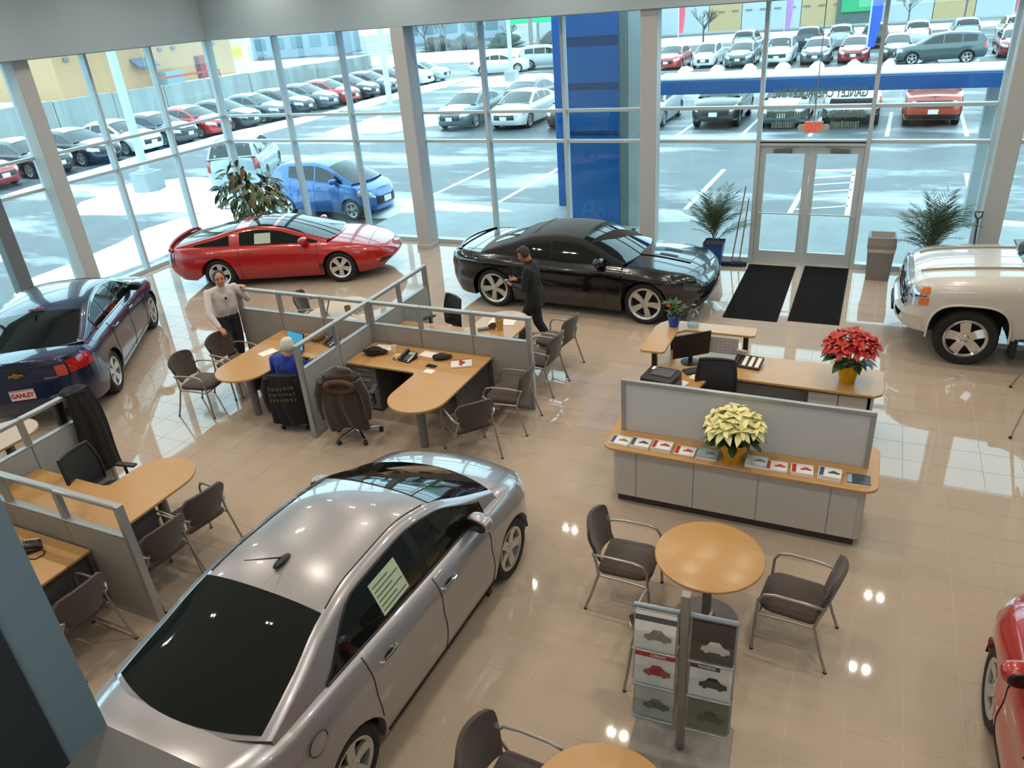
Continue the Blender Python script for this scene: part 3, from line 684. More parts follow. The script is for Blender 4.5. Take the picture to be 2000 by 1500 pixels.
# ---------------------------------------------------------------- showroom cars in place
def place(q, pm, hubR, hubF, side, detail=2):
    """put the car so that its wheels on 'side' (+1 left, -1 right) stand at the given outer hub points"""
    r, s = build_car(q, pm, detail); a, b = Vector(hubR), Vector(hubF); d = (b-a).normalized(); n = Vector((-d.y, d.x)); off = s.w(s.wf)*s.sec(.3)-s.inset+.02
    c = (a+b)/2-n*side*off; r.location = (c.x, c.y, 0); r.rotation_euler = (0, 0, math.atan2(d.y, d.x)); return r, s
car_cam, sh_cam = place(SP_CAMARO, paint('black', '050506', 0, .2), (-5.99, 11.57), (-3.17, 11.43), -1)
car_fb, sh_fb = place(SP_FIREBIRD, paint('red', 'a0140d', 0, .25), (-12.19, 11.03), (-9.78, 12.05), -1)
car_mal, sh_mal = place(SP_MALIBU, paint('navy', '1b2546', .4, .25), (-10.37, 6.92), (-11.92, 9.01), -1)
car_son, sh_son = place(SP_SONIC, paint('silver', '9a989b', .6, .3), (-2.755, 2.55), (-2.69, 5.07), -1)
car_tr, sh_tr = place(SP_TRUCK, paint('white', 'bdb7ae', 0, .3), (5.11, 11.16), (1.47, 11.12), 1)
SP_RED = dict(SP_SONIC); SP_RED.update(name='compact_car', label='red compact car cut off by the right edge', trim=None)
car_red, sh_red = place(SP_RED, paint('scarlet', '9d1a12', 0, .25), (1.335, 2.30), (1.28, 4.82), 1)
# ---------------------------------------------------------------- office furniture
M_MAPLE = mat('maple_laminate', 'b08855', .3, var=.08, scale=3.0, stretch=(1, 9, 1))
M_MEDGE = mat('maple_edge', 'b98f52', .4)
M_FAB = mat('panel_fabric', '918a82', .9, var=.06, scale=220, bump=.1)
M_FABB = mat('panel_fabric_side', '929592', .9, var=.06, scale=220, bump=.1)
M_PALU = mat('partition_aluminium', '9fa1a2', .35, .5)
M_CLEAR = pane_mat('clear_panel', (.97, .98, .98))
M_GREYM = mat('grey_metal', '6f6e6e', .45, .2)
M_DKGREY = mat('dark_grey_laminate', '474648', .5)
M_CHAIRF = mat('chair_brown_fabric', '40352e', .9, var=.2, scale=300, bump=.1, sheen=.2)
M_TUBE = mat('chair_tube', '9b958d', .35, .6)
M_BLACKP = mat('black_plastic', '151517', .45)
M_MESHB = mat('black_mesh', '1c1d20', .7, var=.3, scale=500)
M_PAPER = mat('paper_white', 'e2ddd6', .7)
M_SCREEN = mat('screen_blue', '2b6f92', .2, var=.35, scale=9, emit='4f9fc0', estr=.7)
def partition(cx, cy, label):
    o = thing('cubicle_partition', label, 'partition', (cx, cy, 0)); H_, LO = 1.36, 1.0
    for ax, n, w in (((1, 0), 3, 2.48/3), ((-1, 0), 3, 2.42/3), ((0, 1), 2, 1.55/2), ((0, -1), 2, 1.55/2)):
        rz = math.atan2(ax[1], ax[0]); T = Matrix.Rotation(rz, 4, 'Z')
        m = M_FAB if ax[1] == 0 else M_FABB
        for k in range(n):
            a, b = .03+k*w, .03+(k+1)*w
            def B(x0, x1, y0, y1, z0, z1, bev, name, mt):
                q = MB(); q.M = T; q.bb(x0, x1, y0, y1, z0, z1, bev); return q.build(name, mt, o)
            B(a+.004, b-.004, -.032, .032, .09, LO, .006, 'panel', m)
            B(a+.03, b-.03, -.004, .004, LO, H_-.05, 0, 'pane', M_CLEAR)
            B(a, a+.03, -.028, .028, LO, H_-.045, .003, 'post', M_PALU); B(b-.03, b, -.028, .028, LO, H_-.045, .003, 'post', M_PALU)
            B(a, b, -.03, .03, .0, .09, .004, 'base_rail', M_PALU); B(a, b, -.034, .034, LO, LO+.018, .003, 'mid_rail', M_PALU)
            B(a, b, -.034, .034, H_-.05, H_, .012, 'top_rail', M_PALU)
        e = .03+n*w; q = MB(); q.M = T; q.bb(e, e+.045, -.036, .036, 0, H_, .006); q.build('end_post', M_PALU, o)
    MB().bb(-.036, .036, -.036, .036, 0, H_, .006).build('corner_post', M_PALU, o)
    return o
P1 = (-6.33, 8.22); P2 = (-8.15, 3.33)
partition(*P1, 'grey cross-shaped cubicle partition with clear upper panes in the middle of the room')
partition(*P2, 'grey cross-shaped cubicle partition at the left behind the silver sedan')
def desk(c, sx, sy, label, xr=1.97, tip=1.75, pen=.78, ped=True, topm=None):
    o = thing('l_shaped_desk', label, 'desk', (c[0], c[1], 0)); r = pen/2; xi = xr-pen
    P = [(.06, .05), (xr, .05), (xr, tip-r)]+[(xr-r+r*math.cos(a), tip-r+r*math.sin(a)) for a in frange(0, PI, 17)[1:-1]]+[(xi, tip-r), (xi, .86), (xi-.01, .8), (xi-.07, .77), (.06, .77)]
    P = [(sx*x, sy*y) for x, y in P]
    MB().prism(P, .712, .742, .004).build('desktop', topm or M_MAPLE, o, smooth=30)
    MB().cyl((sx*(xr-.42), sy*(tip-.42), 0), (sx*(xr-.42), sy*(tip-.42), .712), .055, n=20).build('leg', M_GREYM, o)
    MB().cyl((sx*(xr-.42), sy*(tip-.42), .69), (sx*(xr-.42), sy*(tip-.42), .712), .14, n=20).build('leg_plate', M_GREYM, o)
    if ped:
        x0, x1 = sorted((sx*.09, sx*.50)); y0, y1 = sorted((sy*.07, sy*.72))
        p = MB().bb(x0, x1, y0, y1, .02, .70, .005).build('pedestal', M_DKGREY, o); yf = y1+.009 if sy > 0 else y0-.009
        for z0, z1 in ((.05, .34), (.36, .52), (.54, .685)):
            d = MB().bb(x0+.01, x1-.01, min(yf, yf-.018*sy), max(yf, yf-.018*sy), z0, z1, .004).build('drawer', MATS['grey_metal'], p)
            MB().bb((x0+x1)/2-.09, (x0+x1)/2+.09, yf-.012 if sy < 0 else yf, yf if sy < 0 else yf+.012, z1-.05, z1-.03, .003).build('handle', M_PALU, d)
    x0, x1 = sorted((sx*.52, sx*xr-.0)); y0, y1 = sorted((sy*.07, sy*.09)); MB().bb(x0, x1, y0, y1, .12, .71, .003).build('modesty_panel', M_DKGREY, o)
    x0, x1 = sorted((sx*(xr-.08), sx*(xr-.06))); y0, y1 = sorted((sy*.1, sy*(tip-.75))); MB().bb(x0, x1, y0, y1, .12, .71, .003).build('side_panel', M_DKGREY, o)
    return o
desk(P1, 1, -1, 'maple L-shaped desk with rounded end holding a phone and a brochure stack', 1.97, 1.75)
desk(P1, -1, -1, 'maple L-shaped desk where the grey-haired man sits', 1.66, 1.74, .80, ped=False)
desk(P1, 1, 1, 'pale sunlit L-shaped desk behind the partition near the black convertible', 1.97, 1.55)
desk(P1, -1, 1, 'pale sunlit L-shaped desk behind the partition near the red coupe', 1.7, 1.5)
desk(P2, 1, 1, 'maple L-shaped desk with empty rounded end at the left', 1.96, 1.48, .78)
desk(P2, 1, -1, 'maple desk in the lower left corner with a small desk item', 1.94, 1.6)
desk(P2, -1, 1, 'pale desk at the far left edge behind the partition', 1.5, 1.55, .7, ped=False)
def guest_chair(label, loc, rz, group='brown guest chairs with metal arms'):
    global _gc
    if _gc: return copy_tree(_gc, None, (*loc, 0), rz, label, group)
    o = thing('guest_chair', label, 'chair', (*loc, 0), rz, group); _gc = o
    st = rrect(-.24, .24, -.22, .26, (.07, .07, .12, .12), 5)
    MB().prism(st, .415, .475, .018).build('seat', M_CHAIRF, o, smooth=60)
    def bk(u, v):                                                  # shield-shaped curved backrest
        z = lerp(.50, .88, v); w = (.17+.075*math.sin(min(1, v*1.25)*PI/2))*(1-max(0, v-.8)**2*5.0)
        x = u*w; return Vector((x, -.235-.09*v-.05*(1-(u*u))+.03, z-.035*max(0, v-.5)*u*u*1.5))
    f = MB().grid(lambda u, v: bk(u, v)+Vector((0, .016, 0)), frange(-1, 1, 11), frange(0, 1, 9)); g = MB().grid(lambda u, v: bk(u, v)-Vector((0, .016, 0)), frange(-1, 1, 11), frange(0, 1, 9), flip=True)
    f.add(g.v, g.f)
    for e in (((-1, 0), (1, 0)), ((1, 0), (1, 1)), ((1, 1), (-1, 1)), ((-1, 1), (-1, 0))):
        pts = [(lerp(e[0][0], e[1][0], t), lerp(e[0][1], e[1][1], t)) for t in frange(0, 1, 11)]
        A = [bk(*p)+Vector((0, .016, 0)) for p in pts]; B = [bk(*p)-Vector((0, .016, 0)) for p in pts]
        f.add(A+B, [(i, i+1, i+12, i+11) for i in range(10)])
    weld(f).build('backrest', M_CHAIRF, o, smooth=60)
    for s in (-1, 1):
        x = s*.275
        MB().tube([(x, .26, .012), (x, .25, .3), (x, .24, .56), (x, .20, .625), (x, .12, .648), (x*.99, -.1, .655), (x*.96, -.22, .645), (x*.86, -.255, .62), (x*.74, -.262, .60)], .0125, 8, flat=1.0).build('arm_frame', M_TUBE, o)
        MB().tube([(x*.74, -.262, .62), (x*.85, -.22, .50), (x*.92, -.20, .42), (x*.97, -.28, .15), (x, -.33, .012)], .0125, 8).build('rear_leg', M_TUBE, o)
        MB().tube([(x*.985, .24, .40), (x*.9, .05, .40), (x*.9, -.2, .41)], .011, 8).build('seat_rail', M_TUBE, o)
        for y in (.26, -.33): MB().cyl((x, y, 0), (x, y, .014), .016, n=8).build('foot', M_BLACKP, o)
    MB().tube([(-.265, .23, .395), (.265, .23, .395)], .011, 8).build('cross_bar', M_TUBE, o)
    return o
_gc = None
D = math.radians
guest_chair('brown guest chair at the tip of the grey-haired man\'s desk', (-8.42, 6.82), D(-80))
guest_chair('brown guest chair under the standing man\'s hand', (-8.40, 7.5), D(-92))
guest_chair('brown guest chair nearest the silver sedan, turned to the phone desk', (-4.12, 6.95), D(48))
guest_chair('brown guest chair beside the partition end and the phone desk', (-3.95, 7.78), D(92))
guest_chair('grey guest chair half hidden behind the partition end', (-3.98, 8.88), D(86))
guest_chair('grey guest chair in front of the man in black', (-4.0, 9.55), D(82))
guest_chair('brown guest chair behind the partition below the red coupe', (-8.35, 9.45), D(-70))
guest_chair('brown guest chair at the right of the empty rounded desk', (-6.02, 4.30), D(82))
guest_chair('brown guest chair behind the lower left partition end', (-5.98, 3.72), D(86))
guest_chair('dark guest chair in the lower left corner desk', (-6.0, 2.80), D(90))
guest_chair('brown guest chair left of the round table', (-1.56, 5.16), D(-88))
guest_chair('brown guest chair right of the round table', (-.12, 5.16), D(84))
guest_chair('brown guest chair behind the brochure rack', (-.98, 4.42), D(-4))
guest_chair('brown guest chair at the bottom edge beside the second round table', (-1.58, 2.74), D(-92))
def task_chair(label, loc, rz, group='black office swivel chairs'):
    global _tc
    if _tc: return copy_tree(_tc, None, (*loc, 0), rz, label, group)
    o = thing('office_chair', label, 'chair', (*loc, 0), rz, group); _tc = o
    MB().prism(rrect(-.25, .25, -.22, .25, .09, 5), .44, .51, .025).build('seat', M_MESHB, o, smooth=60)
    MB().cyl((0, 0, .10), (0, 0, .45), .028, n=12).build('gas_lift', M_CHROME, o)
    def bk(u, v):
        z = lerp(.55, 1.02, v); w = .22+.02*math.sin(v*PI)-.02*v; return Vector((u*w, -.24-.06*v-.03*(1-u*u)+.02*math.sin(v*PI), z))
    b = MB().grid(lambda u, v: bk(u, v)+Vector((0, .006, 0)), frange(-1, 1, 9), frange(0, 1, 9)); g = MB().grid(lambda u, v: bk(u, v)-Vector((0, .006, 0)), frange(-1, 1, 9), frange(0, 1, 9), flip=True); b.add(g.v, g.f)
    bb_ = b.build('backrest', M_MESHB, o, smooth=60)
    rim = [bk(u, 0) for u in frange(-1, 1, 9)]+[bk(1, v) for v in frange(.1, .9, 7)]+[bk(u, 1) for u in frange(1, -1, 9)]+[bk(-1, v) for v in frange(.9, .1, 7)]
    MB().tube(rim, .02, 8, closed=True).build('back_frame', M_BLACKP, bb_)
    MB().tube([(0, -.05, .42), (0, -.24, .42), (0, -.30, .52), (0, -.29, .7)], .025, 8).build('back_support', M_BLACKP, o)
    for s in (-1, 1):
        a = MB().tube([(s*.24, 0, .45), (s*.31, 0, .47), (s*.31, -.01, .66)], .017, 8).build('arm_post', M_BLACKP, o)
        MB().box((s*.31, .02, .675), (.075, .26, .03), .012).build('arm_pad', M_BLACKP, a)
    for k in range(5):
        a = 2*PI*k/5+.3; ca, sa = math.cos(a), math.sin(a)
        l = MB().tube([(.03*ca, .03*sa, .115), (.18*ca, .18*sa, .10), (.31*ca, .31*sa, .075)], [.024, .02, .015], 8).build('base_leg', M_CHROME, o)
        c = MB(); c.cyl((.31*ca-.025*sa, .31*sa+.025*ca, .031), (.31*ca+.025*sa, .31*sa-.025*ca, .031), .031, n=12); c.build('caster', M_BLACKP, l)
    return o
_tc = None
task_chair('office swivel chair with a brown coat over its back', (-5.80, 6.86), D(18))
task_chair('office swivel chair under the seated grey-haired man', (-6.80, 6.96), D(14)).scale = (1, 1, .82)
task_chair('black mesh office chair behind the partition near the convertible', (-5.78, 9.2), D(150))
task_chair('black mesh office chair at the reception desk', (-1.36, 8.0), D(186))
task_chair('dark office chair tucked at the left of the empty rounded desk', (-7.22, 4.25), D(-80))

# ---- brochure counter with frosted screen
M_CAB = mat('cabinet_grey', 'b7b1aa', .55, var=.03, scale=60)
M_TOE = mat('toe_kick', '3d3531', .6)
M_FROST = frost_mat('frosted_panel', 'd0cdcb')
o = thing('brochure_counter', 'long grey counter with maple top and frosted screen holding brochures', 'counter', (-.9, 6.9, 0))
MB().bb(-1.20, 1.20, -.31, .25, 0, .11).build('toe_kick', M_TOE, o)
MB().prism(rrect(-1.25, 1.25, -.36, .30, .06, 5), .11, .715).build('body', M_CAB, o, smooth=40)
for a, b in ((-1.19, -.98), (-.975, -.37), (-.365, .27), (.275, .94), (.945, 1.19)): MB().bb(a, b-.004, -.374, -.358, .125, .70, .003).build('door_panel', M_CAB, o)
MB().prism(rrect(-1.34, 1.34, -.455, .40, .13, 7), .718, .752, .006).build('countertop', M_MAPLE, o, smooth=30)
MB().prism(rrect(-1.31, 1.31, -.42, .37, .12, 7), .708, .72).build('top_support', M_TOE, o, smooth=30)
for x in (-1.235, 1.195): MB().bb(x, x+.045, -.065, -.03, .752, 1.37, .004).build('screen_post', M_PALU, o)
MB().bb(-1.235, 1.24, -.068, -.027, 1.33, 1.375, .006).build('screen_rail', M_PALU, o)
MB().bb(-1.19, 1.195, -.054, -.042, .756, 1.33).build('screen_panel', M_FROST, o, smooth=0)
# brochure stacks
M_BWH = mat('brochure_cover', 'd9d7d6', .25); M_BRED = mat('brochure_red', 'a8322c', .3); M_BBLUE = mat('brochure_blue', '3a4a6e', .3); M_BGREY = mat('brochure_greyblue', '8fa4ae', .3, var=.3, scale=25); M_BDK = mat('brochure_dark', '3b4650', .25, var=.6, scale=22)
M_CARR = mat('print_car_red', 'a03a3c', .3, var=.4, scale=40); M_CARB = mat('print_car_blue', '3c4660', .3, var=.4, scale=40); M_CARG = mat('print_car_grey', '77706c', .3, var=.5, scale=40)
def car_print(mb, cx, cy, z, s, mi, th=.0012):
    prof = [(-1, -.25), (-.95, .05), (-.6, .15), (-.35, .5), (.25, .52), (.55, .18), (.95, .08), (1, -.25), (.7, -.3), (.6, -.42), (.42, -.42), (.32, -.3), (-.4, -.3), (-.5, -.42), (-.68, -.42), (-.78, -.3)]
    mb.prism([(cx+x*s, cy+y*s) for x, y in prof], z, z+th, mi=mi)
bro = [(-2.07, 'white brochure stack at the far left end of the counter', M_BWH, M_CARG, M_BBLUE), (-1.85, 'white brochure stack with a navy car print, second from the left', M_BWH, M_CARB, M_BBLUE), (-1.62, 'white brochure stack with a red car print, third from the left', M_BWH, M_CARR, M_BRED), (-1.38, 'white brochure stack with a red car print, fourth from the left', M_BWH, M_CARR, M_BRED),
       (-1.15, 'grey-blue brochure stack left of the cream poinsettia', M_BGREY, M_CARG, M_BGREY), (-.67, 'pale brochure stack right of the cream poinsettia', mat('brochure_pale', 'b9c3c8', .3), M_CARG, M_BWH), (-.48, 'white brochure stack with red car, second right of the poinsettia', M_BWH, M_CARR, M_BRED), (-.24, 'white brochure stack with red car, third right of the poinsettia', M_BWH, M_CARR, M_BRED),
       (.01, 'white brochure stack with navy car, second from the right end', M_BWH, M_CARB, M_BBLUE), (.26, 'dark photo-covered brochure stack at the right end of the counter', M_BDK, M_BDK, M_BGREY)]
for k, (x, lab, c, p, st) in enumerate(bro):
    h_ = .022+.012*(k % 3)
    o = thing('brochure_stack', lab, 'brochures', (x, 6.60, .752), D(random.uniform(-3, 3)), 'brochure stacks on the counter')
    for j in range(3): MB().box((random.uniform(-.003, .003), random.uniform(-.003, .003), h_/3*(j+.5)), (.205, .165, h_/3-.001), 0).build('booklet', M_PAPER if j < 2 else c, o, smooth=0)
    q = MB(); car_print(q, .035, -.0, h_, .055, 0); q.build('car_print', p, o, smooth=0)
    MB().bb(-.095, -.055, -.075, .07, h_, h_+.001).build('colour_band', st, o, smooth=0)

# ---- reception desk
o = thing('reception_desk', 'maple reception desk with raised ledge at the left', 'desk', (0, 0, 0))
top = [(-2.22, 7.45), (-1.55, 7.45), (-1.55, 8.05), (-1.50, 8.26), (-1.36, 8.38), (-1.15, 8.42), (.36, 8.40), (.44, 8.48), (.46, 8.62), (.44, 9.05), (.38, 9.12), (-2.22, 9.12)]
MB().prism(top, .71, .742, .004).build('desktop', M_MAPLE, o, smooth=30)
led = [(-2.30, 8.22), (-2.06, 8.22), (-2.02, 8.26), (-2.02, 8.86), (-1.92, 8.97), (-1.10, 8.97), (-1.06, 9.0), (-1.06, 9.20), (-1.10, 9.24), (-2.14, 9.24), (-2.22, 9.21), (-2.29, 9.12), (-2.33, 9.0), (-2.33, 8.26)]
MB().prism(led, 1.045, 1.075, .004).build('ledge', M_MAPLE, o, smooth=30)
for x, y in ((-2.16, 8.32), (-1.18, 9.09), (-2.1, 9.05)): MB().bb(x-.03, x+.03, y-.03, y+.03, .742, 1.045, .003).build('ledge_post', M_BLACKP, o)
MB().bb(-2.20, -2.17, 7.5, 9.1, .02, .71).build('side_panel', M_CAB, o); MB().bb(-2.17, .36, 9.07, 9.10, .02, .71).build('front_panel', M_CAB, o); MB().bb(.33, .36, 8.5, 9.07, .02, .71).build('side_panel', M_CAB, o)
MB().bb(-1.55, .3, 8.44, 8.46, .68, .71).build('front_rail', M_TOE, o)
pd = MB().bb(-.35, .30, 8.5, 9.02, .04, .68, .004).build('pedestal', M_DKGREY, o)
for a, b in ((-.345, -.02), (-.01, .295)): MB().bb(a, b, 8.485, 8.5, .06, .66, .003).build('drawer', M_CAB, pd)
# ---- round tables
def round_table(x, y, label):
    o = thing('round_table', label, 'table', (x, y, 0), 0, 'round maple tables')
    MB().lathe([(0, .712), (.44, .712), (.452, .718), (.456, .728), (.452, .738), (.446, .742), (0, .742)], 64).build('tabletop', M_MAPLE, o, smooth=50)
    MB().cyl((0, 0, .03), (0, 0, .712), .04, n=20).build('pole', M_GREYM, o)
    MB().lathe([(0, .0), (.28, .0), (.28, .012), (.08, .03), (0, .03)], 32).build('base', M_GREYM, o)
    MB().cyl((0, 0, .69), (0, 0, .712), .13, n=20).build('top_plate', M_GREYM, o)
round_table(-.83, 5.11, 'round maple table between two brown chairs beside the counter')
round_table(-.97, 2.64, 'round maple table cut off by the bottom edge of the photo')
# ---- brochure rack stand
o = thing('brochure_rack', 'freestanding metal brochure rack with six pockets in front of the round table', 'rack', (-.745, 3.78, 0), D(4))
MB().prism(rrect(-.36, .36, -.27, .27, .03, 4), 0, .012, .003).build('base_plate', mat('rack_base', '77736e', .5, .2), o)
MB().bb(-.03, .03, -.035, .025, .012, 1.5, .004).build('post', mat('rack_post', '8f8a84', .4, .5), o)
cov = [[('brochure_white2', 'cfcac6', M_CARG), ('brochure_brown', '3a3029', mat('print_silver', 'b5b0aa', .3))], [('brochure_white2', 'cfcac6', M_CARR), ('brochure_white2', 'cfcac6', mat('print_black', '2b2725', .3))], [('brochure_landscape', 'a8aaa4', M_CARG), ('brochure_olive', '6d6a58', mat('print_olive', '4f4b41', .4, var=.4, scale=30))]]
M_ACR = pane_mat('acrylic', (.93, .95, .95))
T = Matrix.Rotation(D(-14), 4, 'X')
for r in range(3):
    for c, sx in enumerate((-1, 1)):
        z = 1.14-.335*r
        Mx = Matrix.Translation((sx*.19, -.03, z)) @ T
        tray = MB(); tray.M = Mx; tray.bb(-.15, .15, -.06, -.0, -.14, -.128, .003); tray.bb(-.155, .155, .0, .012, -.14, .19, .003); p = tray.build('pocket', M_PALU, o)
        q = MB(); q.M = Mx; q.tube([(-.155, -.03, .19), (.155, -.03, .19)], .017, 8); q.build('pocket_bar', mat('rack_bar', '7f8791', .3, .6), p)
        q = MB(); q.M = Mx; q.bb(-.14, .14, -.035, -.004, -.128, .155); b = q.build('brochure', mat(cov[r][c][0], cov[r][c][1], .3, var=.12, scale=14), p, smooth=0)
        q = MB(); q.M = Mx @ Matrix.Translation((0, -.036, 0)) @ Matrix.Rotation(PI/2, 4, 'X'); car_print(q, .02, -.02, 0, .095, 0); q.build('car_print', cov[r][c][2], p, smooth=0)
        if (r, c) in ((1, 0), (1, 1), (0, 0)):
            q = MB(); q.M = Mx; q.bb(-.14, .06 if c else .14, -.037, -.035, .085, .125); q.build('title_band', M_BRED if (r, c) == (1, 0) else M_DKGREY, p, smooth=0)
            if r == 1:
                t = link('lettering', text_mesh('CAMARO' if c == 0 else 'TRAVERSE', .026, .0006, .0005), p); t.matrix_local = Mx @ Matrix.Translation((.02 if c == 0 else -.03, -.0378, .103)) @ Matrix.Rotation(PI/2, 4, 'X'); t.data.materials.append(M_PAPER)
        q = MB(); q.M = Mx; q.bb(-.15, .15, -.062, -.058, -.14, .02); q.build('pocket_front', M_ACR, p, smooth=0)
# ---- floor mats
for x0, x1, ya, yb_, lab in ((-1.98, -1.1, 12.06, 14.88, 'black ribbed floor mat in front of the left door leaf'), (-.95, -.16, 12.16, 14.98, 'black ribbed floor mat in front of the right door leaf')):
    m_ = tag(MB().bb(x0, x1, ya, yb_, 0.0005, .012, .004).build('floor_mat', mat('mat_rubber', '171414', .9, spec=.1)), lab, 'mat', 'entrance floor mats')
    rb = MB()
    for k in range(44): xx = x0+.03+(x1-x0-.06)*k/43; rb.bb(xx-.005, xx+.005, ya+.04, yb_-.04, .011, .0155)
    rb.build('ribs', mat('mat_carpet', '1a1615', 1.0, var=.3, scale=90, spec=.05), m_, smooth=0)
# ---- trash can
o = thing('trash_can', 'grey square trash can with a flared open top beside the doors', 'trash can', (.33, 14.62, 0))
tr = MB(); tr.prism(rrect(-.19, .19, -.19, .19, .02, 3), 0, .01)
def frust(mb, z0, z1, a, b, ins=0): 
    P0 = rrect(-a, a, -a, a, .02, 3); P1_ = rrect(-b, b, -b, b, .02, 3); n = len(P0)
    fs = [(i, (i+1) % n, n+(i+1) % n, n+i) for i in range(n)]; mb.add([(x, y, z0) for x, y in P0]+[(x, y, z1) for x, y in P1_], fs if not ins else [f[::-1] for f in fs])
frust(tr, .0, .62, .19, .225); tr.build('bin', mat('bin_grey', '7c7774', .55), o)
q = MB(); frust(q, .60, .66, .235, .238); frust(q, .66, .80, .238, .225); q.bb(-.225, -.20, -.225, .225, .79, .80); q.bb(.20, .225, -.225, .225, .79, .80); q.bb(-.2, .2, -.225, -.2, .79, .80); q.bb(-.2, .2, .2, .225, .79, .80); frust(q, .62, .80, .10, .2, 1); q.bb(-.1, .1, -.1, .1, .615, .62); q.build('lid', mat('bin_lid', '837e7a', .5), o, smooth=20)
q = MB(); frust(q, .53, .60, .2262, .2292); q.build('bag_rim', mat('bin_bag', 'b3aca8', .4), o)
# ---- brooms, squeegee, shovel
def broom(label, base, top, bw, col, name='push_broom'):
    o = thing(name, label, 'broom', (0, 0, 0)); MB().tube([base, top], .0125, 8).build('handle', mat('broom_wood', '8f6a48', .5), o)
    b = Vector(base); MB().box((b.x, b.y, .075), (bw, .06, .05), .01, rz=.1).build('head', mat(*col), o); q = MB()
    for k in range(26):
        for j in range(3): xx = b.x-bw/2+.015+(bw-.03)*k/25; q.cyl((xx, b.y-.02+.02*j, .055), (xx+.004, b.y-.03+.03*j, 0.001), .006, .008, n=4)
    tag(q.build('bristles', mat('bristle_dark', '1c2a3c', .8), o), kind='stuff'); return o
broom('long-handled push broom leaning left of the door beside the palm', (-2.30, 14.72, .09), (-2.16, 14.98, 1.52), .42, ('broom_block', '26405e', .5))
broom('thin-handled squeegee leaning against the door jamb', (-2.16, 14.74, .09), (-2.09, 15.0, 1.28), .30, ('squeegee_block', '3a3a3a', .5), 'floor_squeegee')['category'] = 'squeegee'
o = thing('snow_shovel', 'snow shovel with dark D-grip handle leaning on the column behind the truck', 'shovel', (1.72, 14.28, 0))
MB().tube([(.02, -.0, .32), (0, .12, .9), (-.01, .15, 1.2)], .016, 8).build('shaft', mat('shovel_shaft', '3c3538', .4), o)
MB().tube([(-.01, .15, 1.19), (-.055, .16, 1.24), (-.07, .17, 1.31), (.05, .17, 1.31), (.035, .16, 1.24), (-.01, .15, 1.19)], .013, 8).build('grip', mat('shovel_grip', '2a2326', .5), o)
q = MB(); q.grid(lambda u, v: Vector((u*.23, -.05-.05*math.cos(u*1.4)+v*.1, .0+v*.38)), frange(-1, 1, 9), frange(0, 1, 5)); q.grid(lambda u, v: Vector((u*.23, -.058-.05*math.cos(u*1.4)+v*.1, .0+v*.38)), frange(-1, 1, 9), frange(0, 1, 5), flip=True); q.build('blade', mat('shovel_blue', '2c3f63', .4), o)
# ---- exit sign
o = thing('exit_sign', 'hanging exit sign with red letters and side arrows above the doors', 'sign', (-1.04, 14.72, 2.64))
MB().bb(-.155, .155, -.02, .02, -.10, .10, .006).build('sign_box', mat('sign_face', 'b7a899', .5), o)
t = link('lettering', text_mesh('EXIT', .185, .002, .006, .72), o, (0, -.022, -.0), (PI/2, 0, 0)); t.data.materials.append(mat('exit_red', 'd03322', .4, emit='e03a25', estr=.8))
for s in (-1, 1): MB().prism([(s*.158, -.05), (s*.24, -.05), (s*.27, 0), (s*.24, .05), (s*.158, .05)], -.012, .012, M=Matrix.Rotation(PI/2, 4, 'X')).build('lamp_head', MATS['sign_face'], o)
MB().tube([(0, 0, .10), (0, 0, 2.06)], .009, 6).build('hanger', M_TUBE, o)
# ---- easel legs at the right edge
o = thing('display_easel', 'thin metal display easel with tripod legs cut off by the right edge', 'easel', (2.3, 9.8, 0))
for p in ((-.27, .79), (-.41, -.60), (.55, .0)): 
    MB().tube([(p[0], p[1], .012), (.0, .05, 1.5)], .012, 8).build('leg', M_TUBE, o); MB().cyl((p[0], p[1], 0), (p[0], p[1], .03), .018, n=8).build('foot', M_BLACKP, o)
MB().tube([(-.17, .5, .55), (-.26, -.37, .55)], .009, 6).build('brace', M_TUBE, o)
MB().box((0, .05, 1.55), (.03, .5, .7), .004).build('sign_board', M_PAPER, o)
# ---------------------------------------------------------------- details of the showroom cars
UPV = lambda p: Vector((0, 0, 1))
def roof_patch(s, root, name, x0, x1, v0, v1, m, off=.006, n=9): return patch(s.roof, frange(x0, x1, n), lambda x: (v0, v1), 9, off, UPV).build(name, m, root, smooth=60)
def hood_patch(s, root, name, xa, xb, v0, v1, m, off=.012, n=9):
    return patch(lambda u, v: s.Q(max(u, 1e-6), v), frange(s.u_of(xa), s.u_of(xb), n), lambda u: (v0, v1), 7, off, UPV).build(name, m, root, smooth=60)
def side_patch(s, root, name, x0, x1, z0, z1, sg, m, off=.009):
    return patch(lambda x, z: Vector((x, sg*s.yside(x, z), z)), frange(x0, x1, 5), lambda x: (z0, z1), 4, off, lambda p: Vector((0, sg, .2))).build(name, m, root, smooth=60)
M_STICK = mat('window_sticker', 'a9b79b', .6, var=.10, scale=30); M_STICKL = mat('sticker_print', '55624f', .6)
